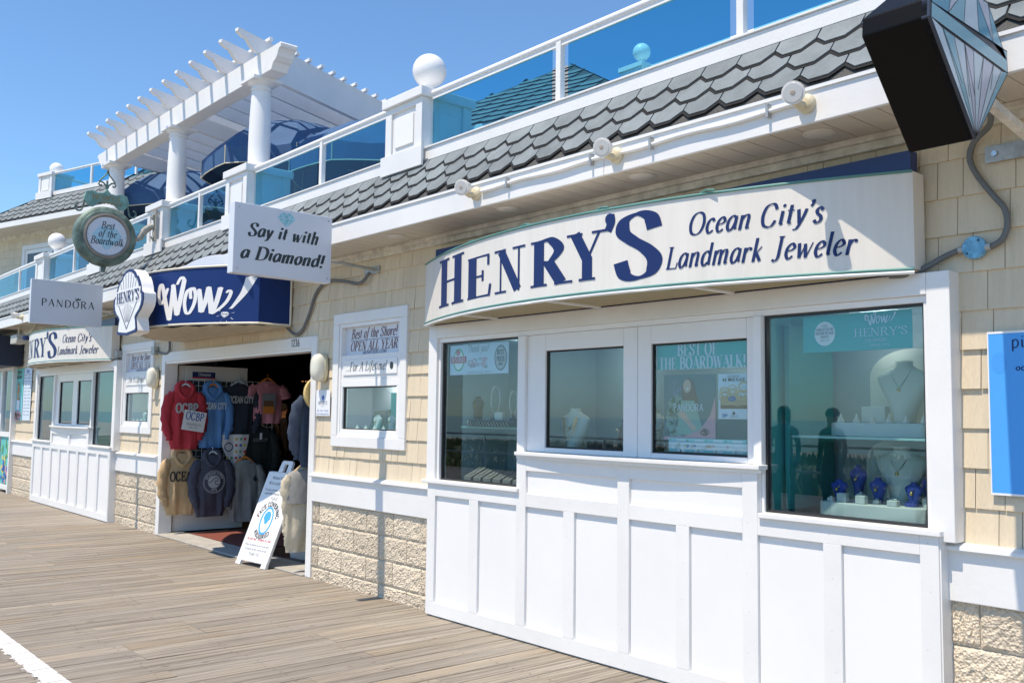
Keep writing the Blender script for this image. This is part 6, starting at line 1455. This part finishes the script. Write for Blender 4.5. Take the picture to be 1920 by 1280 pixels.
# left pane of the nearest bay
shelf('long glass shelf across the left pane', -6.14, -5.18, .12, .62, 1.50)
rk = thing('bracelet_rack', 'dark velvet bracelet rack on the shelf of the left pane', 'jewelry stand', (-5.7,.3,1.513))
m = MB(); m.box(-6.0, -5.30, .08, .16, 1.513, 1.565); m.obj('base', DKV, rk, bevel=.006)
for k in range(14): MB().tube([(-5.96+.037*k,.075,1.572), (-5.96+.037*k,.045,1.545), (-5.96+.037*k,.07,1.518)], .003, 5).obj('bracelet', STEEL, rk)
bust('necklace_bust', 'dark wooden necklace bust on the left pane shelf', -5.93, .12, 1.566, .19, .12, mat('dark_wood', (.06,.035,.02), .5))
MB().box(-5.70, -5.60, .11, .15, 1.566, 1.63).obj('display_card', VEL, label='small tilted white card stand on the bracelet rack', cat='jewelry stand', bevel=.01)
for k in range(6):
    x = -5.95+.12*k; t_ = thing('jewelry_tray', 'slanted grey tray low in the left pane, '+('leftmost of six', 'second of six from the left', 'third of six from the left', 'fourth of six from the left', 'fifth of six from the left', 'rightmost of six')[k], 'jewelry tray', (x,.28,1.07), 0, 'slanted trays in the left pane')
    MB().prism([(0,0), (.16,0), (.16,.12), (0,.05)], (x-.045,.05,1.062), (0,1,0), (0,0,1), (.09,0,0)).obj('tray', mat('grey_tray', (.20,.19,.17), .6), t_); MB().tube([(x,.06,1.118), (x+.012,.12,1.145), (x-.008,.16,1.162), (x,.20,1.182)], .003, 5).obj('chain', STEEL, t_)
# centre sashes
bust('necklace_bust', 'white necklace bust draped with several chains behind the first sash', -4.80, .10, 1.352, .31, .27)
for k in range(4):
    MB().tube([(-4.80-.055-.008*k,.07,1.352+.245), (-4.80-.04,.055,1.352+.19-.025*k), (-4.80,.045,1.352+.165-.028*k), (-4.80+.04,.055,1.352+.19-.025*k), (-4.80+.055+.008*k,.07,1.352+.245)], .0022, 5).obj('necklace', GOLD, label='gold chain on the white bust behind the first sash, '+('highest of four', 'second highest of four', 'second lowest of four', 'lowest of four')[k], cat='necklace', group='chains on the white bust')
t_ = thing('jewelry_tray', 'dark tray crowded with silver rings behind the first sash', 'jewelry tray', (-4.35,.2,1.352))
MB().box(-4.66, -4.16, .10, .34, 1.352, 1.432).obj('tray', DKV, t_, bevel=.005)
for k in range(22): MB().lathe([(.011,.0), (.014,.004), (.011,.008)], (-4.63+random.random()*.44,.11+random.random()*.18,1.433), 8).obj('ring', random.choice((GOLD, STEEL)), t_)
MB().lathe([(.07,0), (.075,.01), (.06,.10), (.04,.13), (.05,.15)], (-4.36,.20,1.433), 20).obj('bracelet_stand', mat('copper_brown', (.16,.08,.05), .4), label='round dark bracelet stand behind the first sash', cat='jewelry stand', smooth=40)
# small lettered window and its twin
for dx, side in ((0, 'right'), (-6.02, 'left')):
    O = lambda v: v+dx
    bust('necklace_bust', 'slim white pendant bust in the small window %s of the doorway, left of two' % side, O(-7.41), .12, 1.456, .14, .13, group=None)
    bust('necklace_bust', 'slim white pendant bust in the small window %s of the doorway, right of two' % side, O(-7.14), .10, 1.456, .14, .12)
    MB().prism([(0,0), (.34,0), (.36,.19), (.10,.17)], (O(-7.66),.19,1.456), (1,0,0), (0,0,1), (0,.02,0)).obj('earring_board', mat('speckled_tan_board', (.34,.30,.24), .8, var=.5, vscale=60), label='speckled tan earring board in the small window %s of the doorway' % side, cat='jewelry stand')
    MB().box(O(-7.30), O(-6.95), .20, .205, 1.50, 1.80).obj('backdrop_card', TEAL, label='teal backdrop card in the small window %s of the doorway' % side, cat='card')
    MB().box(O(-7.75), O(-6.92), .06, .28, 1.4445, 1.455).obj('display_pad', MATS['teal_panel'], label='teal pad on the floor of the small window %s of the doorway' % side, cat='pad')

# ------------------------------------------------------------ people seen in the dark shop
def person(label, x, y, rotz, h, hair, top, legs, skin=(.45,.28,.20), cap=None):
    Pm = thing('person', label, 'person', (x,y,0), rotz)
    me = bpy.data.meshes.new('body'); s = h/1.72
    J = [(0,0,.92,.13,.10), (0,0,1.10,.125,.095), (0,-.0,1.30,.16,.10), (0,0,1.42,.11,.08), (0,.0,1.50,.055,.055), (0,.01,1.56,.07,.08), (0,.01,1.66,.075,.09),
         (.17,0,1.40,.055,.055), (.22,.01,1.14,.042,.042), (.20,-.06,.92,.032,.032), (.19,-.09,.84,.035,.022),
         (-.17,0,1.40,.055,.055), (-.22,.01,1.14,.042,.042), (-.20,-.06,.92,.032,.032), (-.19,-.09,.84,.035,.022),
         (.09,0,.86,.095,.10), (.10,-.01,.48,.062,.062), (.10,.01,.09,.042,.045), (.11,-.12,.04,.04,.03),
         (-.09,0,.86,.095,.10), (-.10,.02,.48,.062,.062), (-.10,.03,.09,.042,.045), (-.11,-.10,.04,.04,.03)]
    E = [(0,1),(1,2),(2,3),(3,4),(4,5),(5,6),(3,7),(7,8),(8,9),(9,10),(3,11),(11,12),(12,13),(13,14),(0,15),(15,16),(16,17),(17,18),(0,19),(19,20),(20,21),(21,22)]
    me.from_pydata([(a*s, b*s, c*s) for a, b, c, _, _ in J], E, [])
    o = bpy.data.objects.new('body', me); COL.objects.link(o); o.parent = Pm
    sk = o.modifiers.new('skin', 'SKIN'); sk.use_smooth_shade = True
    for i, j in enumerate(J): me.skin_vertices[0].data[i].radius = (j[3]*s, j[4]*s)
    me.skin_vertices[0].data[0].use_root = True
    sb = o.modifiers.new('sub', 'SUBSURF'); sb.levels = 2; sb.render_levels = 2
    # clothes by height on one continuous body
    m = bpy.data.materials.new('clothes_and_skin'); m.use_nodes = True; n = m.node_tree; L = n.links.new
    tc = n.nodes.new('ShaderNodeTexCoord'); sp = n.nodes.new('ShaderNodeSeparateXYZ'); L(tc.outputs['Object'], sp.inputs[0])
    r = n.nodes.new('ShaderNodeValToRGB'); r.color_ramp.interpolation = 'CONSTANT'; dv = n.nodes.new('ShaderNodeMath'); dv.operation = 'DIVIDE'; dv.inputs[1].default_value = 1.8*s
    L(sp.outputs['Z'], dv.inputs[0]); L(dv.outputs[0], r.inputs[0]); e = r.color_ramp.elements
    e[0].position = 0; e[0].color = (.03,.03,.03,1); e[1].position = .06; e[1].color = (*legs, 1)
    for p_, c_ in ((.50, top), (.822, skin)): q = e.new(p_); q.color = (*c_, 1)
    L(r.outputs[0], n.nodes['Principled BSDF'].inputs['Base Color']); n.nodes['Principled BSDF'].inputs['Roughness'].default_value = .85
    me.materials.append(m)
    hr = MB(); N = 18
    hr.loft([[(rx*math.cos(2*math.pi*k/N)*s, (.035+ry*math.sin(2*math.pi*k/N))*s, z*s) for k in range(N)] for z, rx, ry in ((1.42,.07,.04), (1.50,.095,.07), (1.60,.105,.095), (1.69,.098,.10), (1.745,.065,.07), (1.76,.02,.02))] if not cap else [[(rx*math.cos(2*math.pi*k/N)*s, (.02+ry*math.sin(2*math.pi*k/N))*s, z*s) for k in range(N)] for z, rx, ry in ((1.64,.098,.105), (1.70,.098,.10), (1.75,.07,.075), (1.765,.02,.02))])
    hr.obj('hair' if not cap else 'cap', hair, Pm, local=True, smooth=60)
    # face
    f = MB()
    for sx_ in (-1, 1): f.sphere((sx_*.028*s, -.068*s, 1.645*s), .009*s, 8, 6)
    f.tube([(0,-.070*s,1.64*s), (0,-.092*s,1.612*s), (0,-.078*s,1.60*s)], .009*s, 6); f.tube([(-.022*s,-.076*s,1.575*s), (.022*s,-.076*s,1.575*s)], .005*s, 5)
    f.obj('face', mat('face_shade', (.25,.13,.10), .6), Pm, local=True)
    return Pm
person('shopper with blond hair and tan shirt standing with back turned inside the dark shop', -15.25, 3.0, math.radians(125), 1.66, mat('blond_hair', (.32,.22,.09), .7), (.30,.26,.19), (.03,.03,.04))
person('shopper in dark cap and jacket deeper inside the dark shop', -16.7, 3.95, math.radians(150), 1.75, mat('black_cap', (.02,.02,.025), .8), (.03,.035,.05), (.02,.02,.03), cap=True)
person('passer by in a sky blue shirt standing near the beach railing behind the viewer', -8.3, -8.3, math.radians(160), 1.78, mat('dark_hair', (.05,.03,.02), .7), (.10,.18,.32), (.05,.05,.07))
person('passer by in dark cap and black clothes standing behind the viewer', -7.3, -8.0, math.radians(190), 1.74, MATS['black_cap'], (.03,.03,.035), (.03,.03,.04), cap=True)
# shop counters and a pendant lamp inside
ct = thing('shop_counter', 'dark display counter with pale top inside the doorway', 'counter', (-16.6,5.2,0))
MB().box(-18.6, -14.6, 4.9, 5.5, 0, .95).obj('base', mat('counter_brown', (.06,.045,.035), .6), ct); MB().box(-18.65, -14.55, 4.85, 5.55, .951, .985).obj('top', mat('counter_top', (.22,.20,.17), .4), ct)
sv = thing('wall_shelving', 'pale wall shelving with small boxes at the back of the dark shop', 'shelving', (-20.2,6.4,0))
m = MB(); m.box(-21.4, -18.2, 6.3, 6.35, 0, 2.6)
for z in (.5, 1.0, 1.45, 1.9): m.box(-21.4, -18.2, 6.0, 6.3, z, z+.03)
m.obj('shelf', mat('pale_shelf', (.18,.17,.15), .7), sv)
for k in range(14): x = -21.3+.22*k; MB().box(x, x+.13, 6.05, 6.2, 1.031, 1.031+random.uniform(.1,.25)).obj('merchandise_box', random.choice((P_PINK, P_GREY, P_TAN, P_LGREY)), sv)
for x, y, z in ((-15.85,4.0,2.2),):
    T_ = thing('pendant_lamp', 'dim glass pendant lamp glowing in the dark shop', 'lamp', (x,y,z))
    MB().tube([(x,y,z+.1), (x,y,2.88)], .006, 5).obj('cord', P_BLACK, T_); MB().lathe([(.03,.12), (.05,.10), (.13,.0), (.12,.0), (.03,.09)], (x,y,z), 20).obj('lamp_shade', mat('smoked_shade', (.10,.07,.05), .3), T_, smooth=40); MB().sphere((x,y,z+.04), .03, 10, 8).obj('bulb', mat('warm_bulb', (1,.62,.35), emit=260.), T_)

for k in range(9):
    x = -2.82+.062*k+random.uniform(-.008,.008); h_ = random.choice((.02,.03,.045))
    MB().box(x-.016, x+.016, .15+.05*(k % 3), .18+.05*(k % 3), 1.1515, 1.1515+h_).lathe([(.008,0), (.010,.004), (.006,.008)], (x,.165+.05*(k % 3),1.152+h_), 8).obj('ring_block', random.choice((VEL, VELB, VEL)), label='tiny ring block on the lower plinth, '+('1st','2nd','3rd','4th','5th','6th','7th','8th','9th')[k]+' from the left of the small row', cat='jewelry stand')
for x, z, s_, lab in ((-5.72,1.566,.11,'oval mirror frame standing on the left pane shelf'), (-5.50,1.566,.09,'pale earring tree standing on the left pane shelf')):
    T_ = thing('display_stand', lab, 'jewelry stand', (x,.14,z)); MB().tube([(x+s_*.5*math.cos(a*.3927), .14, z+.05+s_+s_*math.sin(a*.3927)) for a in range(17)], .006, 6, caps=False).obj('frame', STEEL, T_); MB().lathe([(.04,0), (.035,.01), (.008,.02), (.006,.06)], (x,.14,z), 12).obj('foot', DKV, T_)
bust('necklace_bust', 'second pale bust in shade behind the dark ring tray of the first sash', -4.40, .50, 1.40, .26, .20)
for k in range(5):
    x = -4.52+.085*k; MB().tube([(x,.28,1.433), (x,.28,1.50), (x-.02,.27,1.515), (x+.02,.29,1.515)], .004, 5).obj('bracelet_stand', GOLD, label='gold bracelet bar on the dark tray, '+('first','second','third','fourth','fifth')[k]+' from the left', cat='jewelry stand')
for dx, side in ((0, 'right'), (-6.02, 'left')):
    for k in range(5):
        x = -7.66+.15*k+dx; MB().lathe([(.02,0), (.022,.006), (.007,.03), (.004,.045)], (x,.065,1.456), 8).obj('ring_cone', VEL, label='white ring cone on the teal pad, small window '+side+' of the doorway, '+('first','second','third','fourth','fifth')[k]+' from left', cat='jewelry stand', smooth=40)
